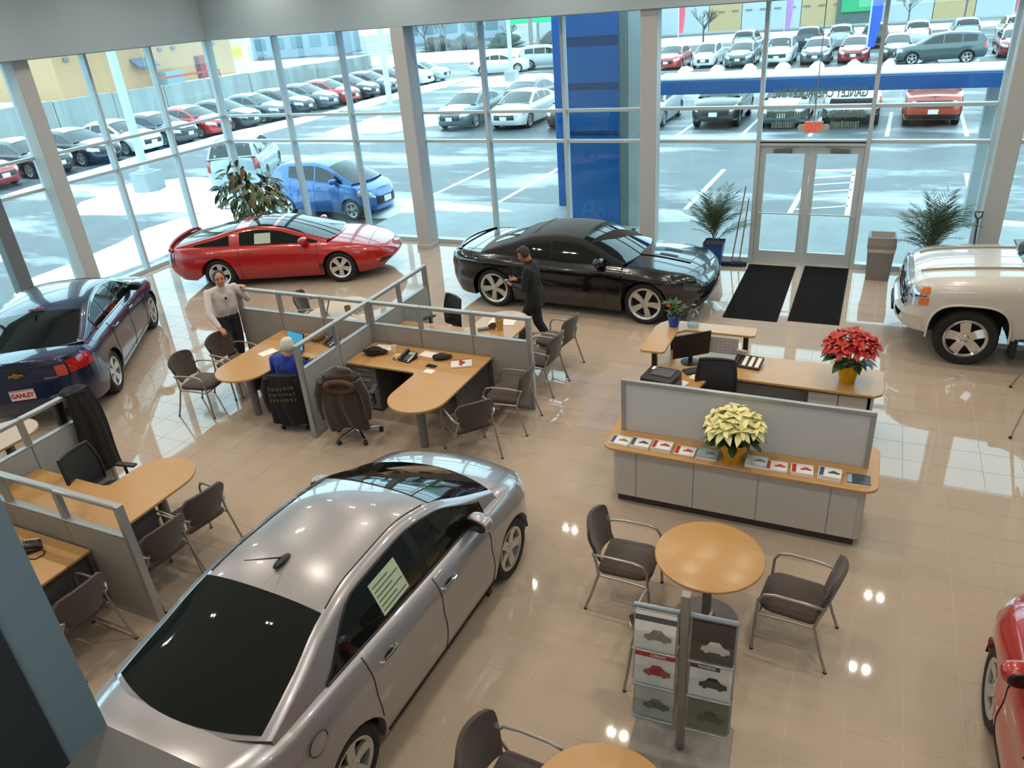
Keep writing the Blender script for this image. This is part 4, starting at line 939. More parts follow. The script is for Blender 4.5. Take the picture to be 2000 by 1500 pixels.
# red coupe: glass roof panels, rear spoiler, side vents, paper in the window, hood crease
s, r = sh_fb, car_fb
for v0, v1 in ((-.93, -.08), (.08, .93)): roof_patch(s, r, 'roof_panel', -.60, -.08, v0, v1, M_GLASS, .007)
P = MATS['paint_red']
sp = [Vector((-2.26-.10*(1-v*v), .80*v, .905+.065*math.sqrt(max(0, 1-v**4)))) for v in frange(-1, 1, 21)]
MB().tube(sp, [.035+.03*(1-abs(v)**3) for v in frange(-1, 1, 21)], 10, flat=.5).build('spoiler', P, r, smooth=70)
for sg in (1, -1): MB().tube([(-2.24, sg*.79, .87), (-2.26, sg*.79, .92)], .045, 8).build('spoiler_foot', P, r)
side_patch(s, r, 'window_paper', -.46, -.12, .90, 1.09, -1, mat('sticker_cream', 'a5b0a0', .6))
for sg in (1, -1):
    for k in range(2): MB().ell(s.Pa(sg*s.u_of(.86+.05), .40-.10*k)+Vector((0, sg*.004, 0)), (.055, .012, .022), 12, 8).build('side_vent', M_SEAM, r)
# black convertible: lip spoiler, hood dome, headlights, grille, chrome window line
s, r = sh_cam, car_cam; P = MATS['paint_black']
sp = [Vector((-2.20-.16*(1-v*v), .72*v, .982+.025*(1-v*v))) for v in frange(-1, 1, 17)]; MB().tube(sp, .035, 8, flat=.5).build('spoiler', P, r, smooth=70)
hood_patch(s, r, 'hood_dome', 2.0, 1.12, -.30, .30, P, .016)
for v in (-.16, .16): hood_patch(s, r, 'hood_vent', 1.75, 1.45, v-.05, v+.05, M_SEAM, .021, 5)
for sg in (1, -1): patch(lambda u, t: s.Pa(u, t), [sg*u for u in frange(.085, .20, 8)], lambda u: (.70, .88), 4, .007, lambda p: Vector((1, p.y, .1))).build('headlight', mat('head_dark', '3f464a', .05, .3, coat=1), r, smooth=60); patch(lambda u, t: s.Pa(u, t), [sg*u for u in frange(.235, .262, 4)], lambda u: (.28, .36), 3, .007, lambda p: Vector((1, p.y, .1))).build('side_marker', M_AMBER, r); patch(lambda u, t: s.Pa(u, t), [sg*u for u in frange(.80, .90, 6)], lambda u: (.62, .82), 4, .007, lambda p: Vector((-1, p.y, .1))).build('taillight', mat('taillamp_dark', '3a0a0a', .08, coat=1), r)
patch(lambda u, t: s.Pa(u, t), frange(-.12, .12, 13), lambda u: (.60, .80), 4, .007, lambda p: Vector((1, p.y*.2, .1))).build('grille', mat('grille_grey', '232527', .3, .4), r); patch(lambda u, t: s.Pa(u, t), frange(-.13, .13, 13), lambda u: (.12, .40), 4, .007, lambda p: Vector((1, p.y*.2, .1))).build('lower_intake', M_SEAM, r)
bowtie(r, (2.372, 0, .60), PI/2, .08)
for k in range(3): MB().tube([(-.75-.35*k, y, s.zr(-.75-.35*k)+.002-.02*(abs(y)/.5)**2.4*.8) for y in frange(-.5, .5, 9)], .006, 5).build('top_seam', MATS['soft_top_cloth'], r)
# navy sedan: badge, third brake light, model lettering bar, wipers
s, r = sh_mal, car_mal; bowtie(r, (-2.445, 0, .905), -PI/2, .10)
MB().bb(-1.14, -1.10, -.10, .10, 1.395, 1.415, .004).build('brake_light', M_TAIL, r); MB().bb(-2.452, -2.435, -.52, -.34, .80, .825).build('trunk_lettering', M_CHROME, r); MB().ell((-1.25, 0, 1.43), (.07, .02, .03), 10, 8).build('antenna_fin', M_BLKTRIM, r)
MB().tube([s.Pa(u, .93)+Vector((-.004, 0, 0)) for u in frange(.905, 1.0, 6)]+[s.Pa(-u, .93)+Vector((-.004, 0, 0)) for u in frange(.995, .905, 6)], .008, 6).build('trunk_seam', M_SEAM, r)
# silver sedan: antenna, sticker, fuel door, roof gutters, wipers, mud flap
s, r = sh_son, car_son; P = MATS['paint_silver']
a = MB(); a.ell((-.72, 0, s.zr(-.72)+.012), (.09, .035, .028), 14, 8); ab = a.build('antenna_base', M_BLACKP, r, smooth=70); MB().tube([(-.70, 0, s.zr(-.72)+.03), (-.95, .10, s.zr(-.72)+.17)], [.008, .003], 6).build('antenna_mast', M_BLACKP, ab)
st = side_patch(s, r, 'price_sticker', -.56, -.22, 1.075, 1.325, -1, M_STICK)
for k in range(6):
    z = 1.10+.036*k; side_patch(s, st, 'print_line', -.54, -.24-(.10 if k % 2 else 0), z, z+.010, -1, M_STICKL, .0105)
for sg in (1, -1):
    MB().tube([(x, sg*(s.yside(x, s.ze(x))-.055), s.roof(x, .93).z+.004) for x in frange(.36, -.92, 14)], .007, 5).build('roof_gutter', M_SEAM, r)
p = s.Pa(-s.u_of(-1.52), .80); MB().ell(p, (.085, .006, .085), 20, 8).build('fuel_door', P, r); MB().tube([p+Vector((.086*math.cos(t), -.004, .086*math.sin(t))) for t in frange(0, 2*PI, 21)[:-1]], .003, 5, closed=True).build('fuel_door_seam', M_SEAM, r)
for y0 in (-.38, .18): MB().tube([(1.18, y0, 1.045), (1.0, y0+.18, 1.125), (.93, y0+.36, 1.16)], .008, 5).build('wiper', M_BLACKP, r)
MB().bb(s.wf-.47, s.wf-.40, -.80, -.66, .10, .30, .004).build('mud_flap', M_BLACKP, r)
bowtie(r, (-2.262, 0, .93), -PI/2, .09); bowtie(r, (2.085, 0, .62), PI/2, .08)
for sg in (1, -1): side_patch(s, r, 'door_pillar', -.045, .05, s.zs(0)+.022, s.ze(0)-.06, sg, M_BLKTRIM, .008)
# white truck: grille bars, bowtie, wheel-arch lips, wipers
s, r = sh_tr, car_tr
for t in (.52, .66, .80, .92): patch(lambda u, tt: s.Pa(u, tt), frange(-.125, .125, 15), lambda u: (t-.028, t+.028), 3, .03, lambda p: Vector((1, p.y*.2, 0))).build('grille_bar', M_CHROME, r)
bowtie(r, (2.70, 0, .99), PI/2, .17)
for sg in (1, -1):
    patch(lambda u, tt: s.Pa(u, tt), [sg*u for u in frange(.118, .238, 8)], lambda u: (.765, .795), 3, .02, lambda p: Vector((1, p.y, 0))).build('headlight_bar', M_CHROME, r)
    e = 3.2; pts = []
    for a_ in frange(0, PI, 25):
        c_, s_ = math.cos(a_), math.sin(a_); k = 2/e; x = s.wf+s.Ra*math.copysign(abs(c_)**k, c_); z = s.R+s.Ra*abs(s_)**k; pts.append((x, sg*(s.w(x)*s.sec(.4)*1.0+.012), z))
    MB().tube(pts, .016, 8).build('arch_lip', MATS['paint_white'], r, smooth=70)
    MB().bb(s.wf-.62, s.wf-.56, min(sg*.70, sg*.98), max(sg*.70, sg*.98), .16, .52, .01).build('mud_flap', M_BLACKP, r)
    MB().tube([s.Q(s.u_of(x), sg*.55)+Vector((0, 0, .008)) for x in frange(1.2, 2.5, 12)], .03, 8, flat=.4).build('hood_ridge', MATS['paint_white'], r, smooth=70)
MB().bb(1.02, 1.22, -.85, .85, 1.285, 1.315, .01).build('cowl', M_BLKTRIM, r); MB().bb(2.66, 2.76, -.3, .3, .50, .62, .01).build('bumper_slot', M_SEAM, r)
for y0 in (-.5, .2): MB().tube([(1.1, y0, 1.33), (.93, y0+.4, 1.47)], .01, 5).build('wiper', M_BLACKP, r)
# ---------------------------------------------------------------- desk things
def small(name, label, cat, loc, rz=0.0, group=None): return thing(name, label, cat, loc, rz, group)
ZD = .742
def phone(label, x, y, rz):
    o = small('desk_phone', label, 'telephone', (x, y, ZD), rz, 'dark desk phones')
    T = Matrix.Translation((0, 0, .035)) @ Matrix.Rotation(D(18), 4, 'X')
    q = MB(); q.M = T; q.box((0, 0, 0), (.2, .22, .035), .01); q.build('base', M_BLACKP, o)
    MB().bb(-.09, .09, -.09, .09, 0, .03).build('stand', M_BLACKP, o)
    q = MB(); q.M = T; q.tube([(-.065, -.1, .03), (-.065, -.07, .045), (-.065, .07, .045), (-.065, .1, .03)], [.026, .02, .02, .026], 8); q.build('handset', M_DKGREY, o)
    q = MB(); q.M = T; q.bb(-.02, .085, .04, .09, .017, .021); q.build('display', mat('lcd', '8e9a93', .3), o)
    q = MB(); q.M = T
    for i in range(3):
        for j in range(4): q.bb(-.01+.032*i, .012+.032*i, .015-.03*j, .033-.03*j-.0, .017, .023)
    q.build('keypad', M_GREYM, o)
    q = MB(); q.M = T; q.bb(.075, .09, -.1, .03, .017, .024); q.build('label_strip', M_PAPER, o)
    MB().tube([(-.1, -.09, .02), (-.15, -.12, .006), (-.2, -.10, .006), (-.22, -.03, .006), (-.17, .02, .006), (-.1, .05, .012)], .006, 6).build('cord', M_BLACKP, o)
phone('dark desk phone on the maple desk with the brochure stack', -5.46, 7.78, D(-12))
phone('dark desk phone beside the brown box on the seated man\'s desk', -6.86, 7.93, D(-20))
phone('dark desk phone in the lower left corner desk', -6.80, 3.08, D(150))
def sheet(name, label, cat, x, y, z, sx, sy, rz, m, n=1, th=.003, group=None):
    o = small(name, label, cat, (x, y, z), rz, group)
    for k in range(n): MB().box((random.uniform(-.004, .004), random.uniform(-.004, .004), th*(k+.5)), (sx, sy, th-.0004)).build('sheet', m, o, smooth=0)
    return o
sheet('paper_sheet', 'white paper sheet on the seated man\'s desk left of the laptop', 'paper', -7.62, 7.40, ZD, .17, .24, D(-20), M_PAPER, 2)
sheet('paper_stack', 'white paper stack behind the desk phone on the phone desk', 'paper', -5.2, 7.98, ZD, .34, .16, D(-5), M_PAPER, 4)
sheet('note_card', 'small white card below the dark mobile phone', 'card', -4.98, 7.53, ZD, .14, .10, D(-4), M_PAPER, 1)
sheet('note_pad', 'yellow note pad beside the paper cup', 'note pad', -5.66, 7.84, ZD, .12, .12, D(15), mat('pad_yellow', 'd8c184', .7), 3)
sheet('folded_papers', 'white papers behind the black bag on the phone desk', 'paper', -6.0, 8.02, ZD, .3, .16, D(8), M_PAPER, 3)
sheet('reception_notes', 'white notes on the reception desk by the printer', 'paper', -1.80, 8.08, ZD, .17, .21, D(-22), M_PAPER, 2)
sheet('reception_sheet', 'white sheet on the reception desk behind the office chair', 'paper', -1.6, 8.32, ZD, .2, .14, D(-14), M_PAPER, 1)
sheet('sunlit_papers', 'white papers spread on the sunlit desk behind the partition', 'paper', -4.75, 9.35, ZD, .4, .3, D(10), M_PAPER, 2)
sheet('sunlit_sheet', 'white paper on the far sunlit desk by the brown clipboard', 'paper', -7.15, 8.75, ZD, .3, .22, D(-25), M_PAPER, 2)
o = sheet('brochure_pile', 'brochure pile with a red car print on the phone desk', 'brochures', -4.66, 7.84, ZD, .22, .28, D(-62), M_BWH, 4, .006)
q = MB(); car_print(q, 0, 0, .0245, .09, 0); q.build('car_print', M_CARR, o, smooth=0); MB().bb(-.11, -.085, -.14, .14, .0242, .0255).build('edge_band', M_BRED, o, smooth=0)
o = small('mobile_phone', 'dark mobile phone lying on the maple phone desk', 'phone', (-5.03, 7.67, ZD), D(-4)); MB().box((0, 0, .006), (.15, .075, .012), .004).build('case', M_BLACKP, o); MB().bb(-.062, .062, -.032, .032, .0121, .0128).build('screen', mat('dark_glass', '0d0f12', .05), o)
def cup(label, x, y, z=ZD, s=1.0, m=None, group='paper cups on desks'):
    o = small('paper_cup', label, 'cup', (x, y, z), 0, group); MB().lathe([(0, 0), (.028*s, 0), (.04*s, .105*s), (.036*s, .105*s), (.026*s, .01), (0, .01)], 20).build('cup_wall', m or M_PAPER, o)
    MB().lathe([(.036*s, .098*s), (.0415*s, .1*s), (.0415*s, .108*s), (.036*s, .108*s)], 20, cap=False).build('rim', m or M_PAPER, o)
cup('white paper cup on the phone desk beside the black bag', -5.78, 7.92)
cup('white paper cup on the desk below the mesh office chair', -5.62, 8.72, s=1.05)
cup('round brown paper cup on the far sunlit desk', -7.32, 8.98, s=1.3, m=mat('cup_brown', '8a5f35', .5))
cup('tall tan cup on the sunlit desk near the man in black', -4.66, 9.05, s=1.6, m=mat('cup_tan', 'b58a4d', .5))
def lump(mb, c, r, seed, amp=.25, nu=20, nv=12, R=None):
    rn = random.Random(seed); ph = [rn.uniform(0, 6.28) for _ in range(6)]
    vs = []; fs = []
    for k in range(nv+1):
        a = -PI/2+PI*k/nv
        for i in range(nu):
            t = 2*PI*i/nu; d = 1+amp*(math.sin(3*t+ph[0]+2*a)*.4+math.sin(5*t+ph[1])*.25*math.cos(a)+math.sin(4*a+ph[2]+t)*.35)
            vs.append((r[0]*math.cos(t)*math.cos(a)*d, r[1]*math.sin(t)*math.cos(a)*d, r[2]*math.sin(a)*d))
    for k in range(nv):
        for i in range(nu): fs.append((k*nu+i, k*nu+(i+1) % nu, (k+1)*nu+(i+1) % nu, (k+1)*nu+i))
    T = Matrix.Translation(c); 
    if R is not None: T = T @ R
    return mb.add(vs, fs, 0, T)
M_BLKCL = mat('black_cloth', '141214', .9, var=.3, scale=40, bump=.3)
o = small('black_bag', 'crumpled black bag at the back left of the phone desk', 'bag', (-6.02, 7.80, ZD), .3); lump(MB(), (0, 0, .045), (.17, .10, .05), 3).build('pouch', M_BLKCL, o); MB().tube([(-.12, -.05, .06), (-.05, -.09, .09), (.06, -.08, .085), (.12, -.02, .06)], .01, 6).build('strap', M_BLKCL, o)
o = small('black_pouch', 'flat black pouch on the phone desk against the partition', 'pouch', (-5.02, 7.93, ZD), .25); lump(MB(), (0, 0, .03), (.14, .10, .03), 8, .15).build('pouch', M_BLKCL, o); MB().tube([(-.1, 0, .058), (.1, .01, .06)], .004, 6).build('zip', M_GREYM, o)
o = small('brown_box', 'brown tray box beside the phone on the seated man\'s desk', 'box', (-7.22, 8.0, ZD), D(-12)); MB().bb(-.13, .13, -.09, .09, 0, .06, .004).build('tray', mat('box_brown', '5b3a22', .6), o); MB().bb(-.1, .1, -.06, .06, .06, .075, .003).build('lid', mat('box_gold', '8a6a34', .5), o)
o = small('dark_object_tray', 'dark tool tray on the sunlit desk behind the partition', 'tray', (-4.86, 9.0, ZD), D(35)); MB().box((0, 0, .015), (.26, .07, .03), .006).build('tray', M_DKGREY, o); lump(MB(), (.1, 0, .05), (.06, .05, .04), 5).build('gloves', M_BLKCL, o)
o = small('clipboard', 'brown clipboard standing on the far sunlit desk', 'clipboard', (-7.68, 8.86, ZD), D(-60)); q = MB(); q.M = Matrix.Rotation(D(-20), 4, 'X'); q.bb(-.12, .12, 0, .012, 0, .32, .003); q.build('board', mat('board_brown', '6b4a26', .6), o); q = MB(); q.M = Matrix.Rotation(D(-20), 4, 'X'); q.bb(-.05, .05, -.012, .0, .28, .31, .003); q.build('clip', M_CHROME, o)
o = small('small_dark_case', 'small dark case on the floor shelf beside the mesh chair', 'case', (-6.05, 8.62, ZD), .4); MB().box((0, 0, .03), (.16, .1, .06), .012).build('shell', M_BLACKP, o); MB().tube([(-.05, 0, .06), (-.04, 0, .085), (.04, 0, .085), (.05, 0, .06)], .006, 6).build('handle', M_BLACKP, o)
def screen(name, label, x, y, z, rz, w, h, m, laptop=False):
    o = small(name, label, 'laptop' if laptop else 'monitor', (x, y, z), rz)
    if laptop:
        MB().box((0, -.01, .011), (w, .25, .022), .006).build('keyboard_base', M_BLACKP, o); MB().bb(-w*.43, w*.43, -.08, .07, .022, .024).build('keys', M_DKGREY, o)
        T = Matrix.Translation((0, .12, .02)) @ Matrix.Rotation(D(-14), 4, 'X')
    else:
        MB().lathe([(0, 0), (.12, 0), (.12, .01), (.03, .02), (.025, .12), (0, .12)], 24).build('stand', M_BLACKP, o); T = Matrix.Translation((0, 0, .09)) @ Matrix.Rotation(D(-6), 4, 'X')
    q = MB(); q.M = T; q.bb(-w/2, w/2, 0, .022, 0, h, .006); s_ = q.build('display', M_BLACKP, o)
    q = MB(); q.M = T; q.bb(-w/2+.014, w/2-.014, -.002, .0, .016, h-.014); q.build('screen', m, s_)
screen('laptop_computer', 'open laptop with a lit blue screen before the grey-haired man', -7.28, 7.45, ZD, D(-12), .38, .27, M_SCREEN, True)
screen('desk_monitor', 'black flat monitor under the raised ledge of the reception desk', -1.80, 8.72, ZD, D(180+38), .50, .33, mat('dark_glass', '0d0f12', .05))
o = small('desk_printer', 'black printer at the left end of the reception desk', 'printer', (-1.99, 7.98, ZD), D(-8))
MB().box((0, 0, .085), (.40, .36, .17), .02).build('case', M_BLACKP, o); MB().box((.02, .02, .175), (.26, .20, .02), .006).build('top_tray', M_DKGREY, o); MB().bb(-.15, -.10, .06, .14, .171, .176).build('control_label', M_PAPER, o); MB().box((.21, -.04, .06), (.05, .26, .10), .01).build('paper_tray', mat('tray_smoke', '3a302a', .3), o)
o = small('phone_console', 'large reception phone console with white key strips', 'telephone', (-1.10, 8.84, ZD), D(-8)); T = Matrix.Rotation(D(14), 4, 'X')
q = MB(); q.M = T; q.box((0, 0, .04), (.34, .24, .04), .008); q.build('base', mat('console_brown', '2c2220', .45), o); MB().bb(-.15, .15, -.08, .1, 0, .04).build('stand', MATS['console_brown'], o)
for x in (-.03, .05, .13): q = MB(); q.M = T; q.bb(x-.022, x+.022, -.1, .09, .06, .064); q.build('key_strip', M_PAPER, o)
q = MB(); q.M = T; q.box((-.11, .10, .10), (.13, .03, .07), .006); q.build('display', mat('display_beige', 'b9b2a4', .4), o); q = MB(); q.M = T; q.tube([(-.12, -.1, .07), (-.12, -.04, .085), (-.12, .05, .07)], [.026, .02, .026], 8); q.build('handset', M_BLACKP, o)
o = small('desk_calendar', 'wire-grid paper calendar hung under the reception ledge', 'calendar', (-1.45, 8.955, .80)); MB().bb(-.2, .2, 0, .006, 0, .22).build('sheet', mat('calendar_paper', 'a6a2a3', .6), o); q = MB()
for i in range(7): q.bb(-.19+.055*i, -.187+.055*i, -.001, 0, .01, .21)
for i in range(6): q.bb(-.19, .19, -.001, 0, .01+.04*i, .012+.04*i)
q.build('grid_lines', M_GREYM, o, smooth=0)
o = small('keyboard', 'black keyboard on the reception desk before the monitor', 'keyboard', (-1.62, 8.52, ZD), D(35)); MB().box((0, 0, .012), (.44, .15, .022), .005).build('base', M_BLACKP, o); q = MB()
for i in range(14):
    for j in range(5): q.bb(-.21+.03*i, -.186+.03*i, -.065+.026*j, -.045+.026*j, .022, .027)
q.build('keys', M_DKGREY, o, smooth=0)
o = small('glass_bottle', 'clear glass bottle on the reception ledge beside the blue plant pot', 'bottle', (-1.86, 9.10, 1.075))
MB().lathe([(0, 0), (.07, 0), (.075, .015), (.075, .16), (.06, .20), (.028, .23), (.024, .275), (.027, .28)], 24).build('bottle_wall', pane_mat('bottle_glass', (.80, .84, .87), .16, .05), o)
MB().lathe([(0, .27), (.03, .27), (.03, .30), (0, .30)], 16).build('cap', M_BLKTRIM, o)
MB().lathe([(0, .003), (.068, .003), (.068, .05), (0, .05)], 20).build('water', pane_mat('bottle_water', (.90, .95, .98)), o)

# ---------------------------------------------------------------- coats
def coat(name, label, cat, loc, rz, w, z1, z0, dpt, m, seed, flare=.05, top_round=.5):
    o = thing(name, label, cat, loc, rz); rn = random.Random(seed); ph = [rn.uniform(0, 6) for _ in range(8)]
    def P(u, v, s):                                             # v 0 = bottom, 1 = top; s = front/back sheet
        z = lerp(z0, z1, v); ww = w*(1+flare*(1-v))*(1-.28*max(0, v-.8)*5*top_round)
        y = s*dpt*(.6+.4*math.sin(v*PI*.9+.3))*math.sqrt(max(0, 1-.92*u*u))+.02*math.sin(5*u+ph[0]+2*v)*(1.1-v)+.012*math.sin(11*u+ph[1]+3*v)*(1-.7*v)
        return Vector((u*ww+.015*math.sin(6*v+ph[2]), y, z+.03*math.sin(4*u+ph[3])*(1-v)))
    q = MB()
    q.grid(lambda u, v: P(u, v, 1), frange(-1, 1, 21), frange(0, 1, 15), flip=True); q.grid(lambda u, v: P(u, v, -1), frange(-1, 1, 21), frange(0, 1, 15))
    for vv in (0, 1): q.grid(lambda u, s: P(u, vv, s), frange(-1, 1, 21), (-1, 1), flip=vv == 0)
    for uu in (-1, 1): q.grid(lambda v, s: P(uu, v, s), frange(0, 1, 15), (-1, 1), flip=uu > 0)
    weld(q, 1e-3).build('coat_body', m, o, smooth=70); return o
M_BROWNC = mat('coat_brown', '33241f', .9, var=.35, scale=18, bump=.4, sheen=.3); M_FUR = mat('coat_fur', '5b4030', .95, var=.5, scale=60, bump=.8)
ch = D(18)
o = coat('brown_coat', 'dark brown hooded coat hung over the office chair by the partition end', 'coat', (-5.80+math.sin(ch)*.29, 6.86-math.cos(ch)*.29, 0), ch, .255, 1.06, .30, .10, M_BROWNC, 4, .10)
q = MB()
for k in range(26):
    a = 2*PI*k/26; lump(q, (.03+.17*math.cos(a), -.11-.03*math.sin(a), .93+.085*math.sin(a)), (.034, .03, .034), k, .3, 8, 6)
q.build('fur_hood', M_FUR, o, smooth=70)
q = MB(); lump(q, (0, .02, 1.06), (.2, .1, .07), 21, .35); lump(q, (.21, .01, .99), (.06, .07, .09), 22, .3); q.build('collar', M_BROWNC, o, smooth=70)
for s in (-1, 1): q = MB(); q.tube([(s*.23, -.02, .98), (s*.30, -.02, .80), (s*.31, -.0, .58), (s*.29, .01, .42)], [.07, .065, .058, .05], 10); q.build('sleeve', M_BROWNC, o, smooth=70)
ch = D(14)
o = coat('black_jacket', 'black jacket with faded gold lettering hung on the seated man\'s chair', 'jacket', (-6.80+math.sin(ch)*.30, 6.96-math.cos(ch)*.30, 0), ch, .25, .86, .12, .085, mat('jacket_black', '0f0f10', .85, var=.2, scale=30, bump=.3), 9, .08)
q = MB(); rn = random.Random(5)
for row in range(3):
    x = -.2
    while x < .18:
        ww = rn.uniform(.02, .045); z = .70-.085*row+.10*x+rn.uniform(-.006, .006); q.box((x+ww/2, -.095+.06*x*x*4, z), (ww, .012, rn.uniform(.035, .055)), .003, rz=rn.uniform(-.1, .1)); x += ww+rn.uniform(.012, .024)
tag(q.build('faded_lettering', mat('print_gold', '4a4024', .8, var=.4, scale=50), o, smooth=0), kind='stuff')
for s in (-1, 1): q = MB(); q.tube([(s*.22, 0, .82), (s*.28, 0, .66), (s*.29, .0, .44), (s*.27, .01, .30)], [.06, .058, .05, .045], 10); q.build('sleeve', MATS['jacket_black'], o, smooth=70)
o = coat('black_overcoat', 'long black coat draped over the left cubicle partition end', 'coat', (-8.03, 4.80, 0), D(88), .16, 1.39, .28, .055, M_BLKCL, 12, .45, .3)
q = MB(); lump(q, (.0, .09, 1.36), (.15, .13, .05), 31, .2); q.build('shoulder_fold', M_BLKCL, o, smooth=70)
q = MB(); q.tube([(-.14, .22, 1.34), (-.16, .24, 1.1), (-.15, .25, .8), (-.13, .24, .62)], [.06, .06, .055, .05], 10); q.build('sleeve', M_BLKCL, o, smooth=70)

# ---------------------------------------------------------------- plants
def leaf_mesh(name, m, L=1.0, Wd=.4, fold=.12, droop=.15, n=5):
    q = MB(); P = []
    for k in range(n+1):
        t = k/n; w = Wd*math.sin(PI*min(1, t**.75))**.9*.5 if 0 < t < 1 else 0.004; z = -droop*t*t
        P += [(-w, L*t, z+fold*w), (0, L*t, z), (w, L*t, z+fold*w)]
    N = len(P); top = [(3*k+j, 3*k+j+1, 3*k+j+4, 3*k+j+3) for k in range(n) for j in (0, 1)]
    q.add(P, top); q.add([(x, y, z-.012*L) for x, y, z in P], [f[::-1] for f in top])
    return q.mesh(name, m, 60)
def aim(d, roll=0.0):
    d = Vector(d).normalized(); x = d.cross(Vector((0, 0, 1)))
    if x.length < 1e-3: x = Vector((1, 0, 0))
    x.normalize(); z = x.cross(d); M = Matrix((x, d, z)).transposed().to_4x4(); return M @ Matrix.Rotation(roll, 4, 'Y')
def put(name, me, parent, p, d, s, roll=0.0):
    o = link(name, me, parent); o.matrix_local = Matrix.Translation(p) @ aim(d, roll) @ Matrix.Diagonal((s, s, s, 1)); return o
def pot(o, r0, r1, h, m, name='pot', n=28, soil=True):
    MB().lathe([(0, 0), (r0, 0), (r1, h*.97), (r1*1.04, h*.97), (r1*1.04, h), (r1*.93, h), (r1*.9, h*.8), (0, h*.8)], n).build(name, m, o, smooth=35)
    MB().lathe([(0, h*.86), (r1*.9, h*.86), (r1*.9, h*.8), (0, h*.8)], 16).build('soil', mat('soil', '2a2018', .95, bump=.6, scale=60), o)
M_LEAF = mat('leaf_green', '2f5222', .45, var=.35, scale=14); M_LEAFD = mat('leaf_dark', '22421d', .4, var=.3, scale=14); M_LEAFY = mat('leaf_olive', '5b5f2c', .5, var=.3, scale=14)
M_FOIL = mat('gold_foil', 'd8a21f', .3, .35, var=.15, scale=30, bump=.4)
def poinsettia(label, loc, col, seed, R=.30, zt=.62, lower=.30):
    rn = random.Random(seed); o = thing('poinsettia', label, 'plant', loc, rn.uniform(0, 6)); pot(o, .085, .125, .20, M_FOIL)
    q = MB(); n = 28                                               # flared crinkled foil wrap
    vs = [((.126+.012*math.sin(7*2*PI*i/n))*math.cos(2*PI*i/n), (.126+.012*math.sin(7*2*PI*i/n))*math.sin(2*PI*i/n), .14) for i in range(n)]+[((.155+.018*math.sin(9*2*PI*i/n))*math.cos(2*PI*i/n), (.155+.018*math.sin(9*2*PI*i/n))*math.sin(2*PI*i/n), .235+.012*math.sin(5*2*PI*i/n)) for i in range(n)]
    q.add(vs, [(i, (i+1) % n, n+(i+1) % n, n+i) for i in range(n)]); q.build('foil_wrap', M_FOIL, o)
    br = leaf_mesh('bract', col, 1, .50, .25, .18); lf = leaf_mesh('leaf', M_LEAFD, 1, .55, .2, .3)
    heads = [(0, 0)]+[(.42, a*2*PI/5+.3) for a in range(5)]+[(.82, a*2*PI/9) for a in range(9)]
    for hr, a in heads:
        e = hr*1.15; x, y = R*math.sin(e)*math.cos(a), R*math.sin(e)*math.sin(a); z = zt-.06-(1-math.cos(e))*(zt-lower)*.75+rn.uniform(-.02, .02)
        up = Vector((math.sin(e*.8)*math.cos(a), math.sin(e*.8)*math.sin(a), math.cos(e*.8)))
        t1 = up.orthogonal().normalized(); t2 = up.cross(t1)
        MB().tube([(x*.25, y*.25, .18), (x*.7, y*.7, z*.65), (x, y, z-.01)], .005, 5).build('stem', M_LEAF, o)
        k0 = rn.uniform(0, 6)
        for ring, (nn, ln, lift) in enumerate(((6, .15, .12), (4, .10, .5))):
            for k in range(nn):
                t = k0+2*PI*k/nn+ring*.5; d = t1*math.cos(t)+t2*math.sin(t)+up*lift
                put('bract', br, o, Vector((x, y, z))+up*.012*ring, d, ln*rn.uniform(.85, 1.15), rn.uniform(-.4, .4))
        MB().ell((x+up.x*.02, y+up.y*.02, z+up.z*.02), (.012, .012, .012), 8, 6).build('flower_centre', mat('flower_yellow', 'c9b23a', .6), o)
    for k in range(26):
        a = 2*PI*k/26+rn.uniform(-.1, .1); z = rn.uniform(.24, .38); r = rn.uniform(.10, .2); d = (math.cos(a), math.sin(a), rn.uniform(-.35, .2)); put('leaf', lf, o, (r*math.cos(a), r*math.sin(a), z), d, rn.uniform(.13, .18), rn.uniform(-.4, .4))
poinsettia('red poinsettia in a gold foil pot at the right end of the reception desk', (.05, 8.72, ZD), mat('bract_red', 'b01b12', .5, var=.25, scale=10), 2, .30, .66, .32)
poinsettia('cream poinsettia in a gold foil pot on the brochure counter', (-.90, 6.60, .752), mat('bract_cream', 'dcd596', .5, var=.12, scale=10), 5, .27, .60, .28)
# feathery palms in square blue planters
M_BLUEPOT = mat('planter_blue', '1d3f8a', .35); M_PALM = mat('palm_green', '4b6043', .5, var=.35, scale=10)
def frond_mesh(seed):
    rn = random.Random(seed); q = MB(); L = 1.0; pts = [(0, L*t, .55*L*t-.5*L*t*t) for t in frange(0, 1, 9)]; q.tube(pts, [.010*(1-.8*t) for t in frange(0, 1, 9)], 4)
    for k in range(15):
        t = .22+.78*k/14; b = Vector((0, L*t, .55*L*t-.5*L*t*t)); ll = .30*math.sin(PI*min(1, .15+.85*(1-t)+.1))*rn.uniform(.8, 1.1)+.05
        for s in (-1, 1):
            d = Vector((s*.8, .75, -.25+rn.uniform(-.2, .25))).normalized(); w = Vector((0, .018, 0)); e = b+d*ll
            q.add([b-w*.3, b+w*.3, b+d*ll*.5+w*.7, e, b+d*ll*.5-w*.7, b+d*ll*.5+Vector((0, 0, -.004))], [(0, 4, 3, 2, 1), (1, 2, 5), (2, 3, 5), (3, 4, 5), (4, 0, 5)])
    return q.mesh('frond', M_PALM, 50)
FR = [frond_mesh(i) for i in range(4)]
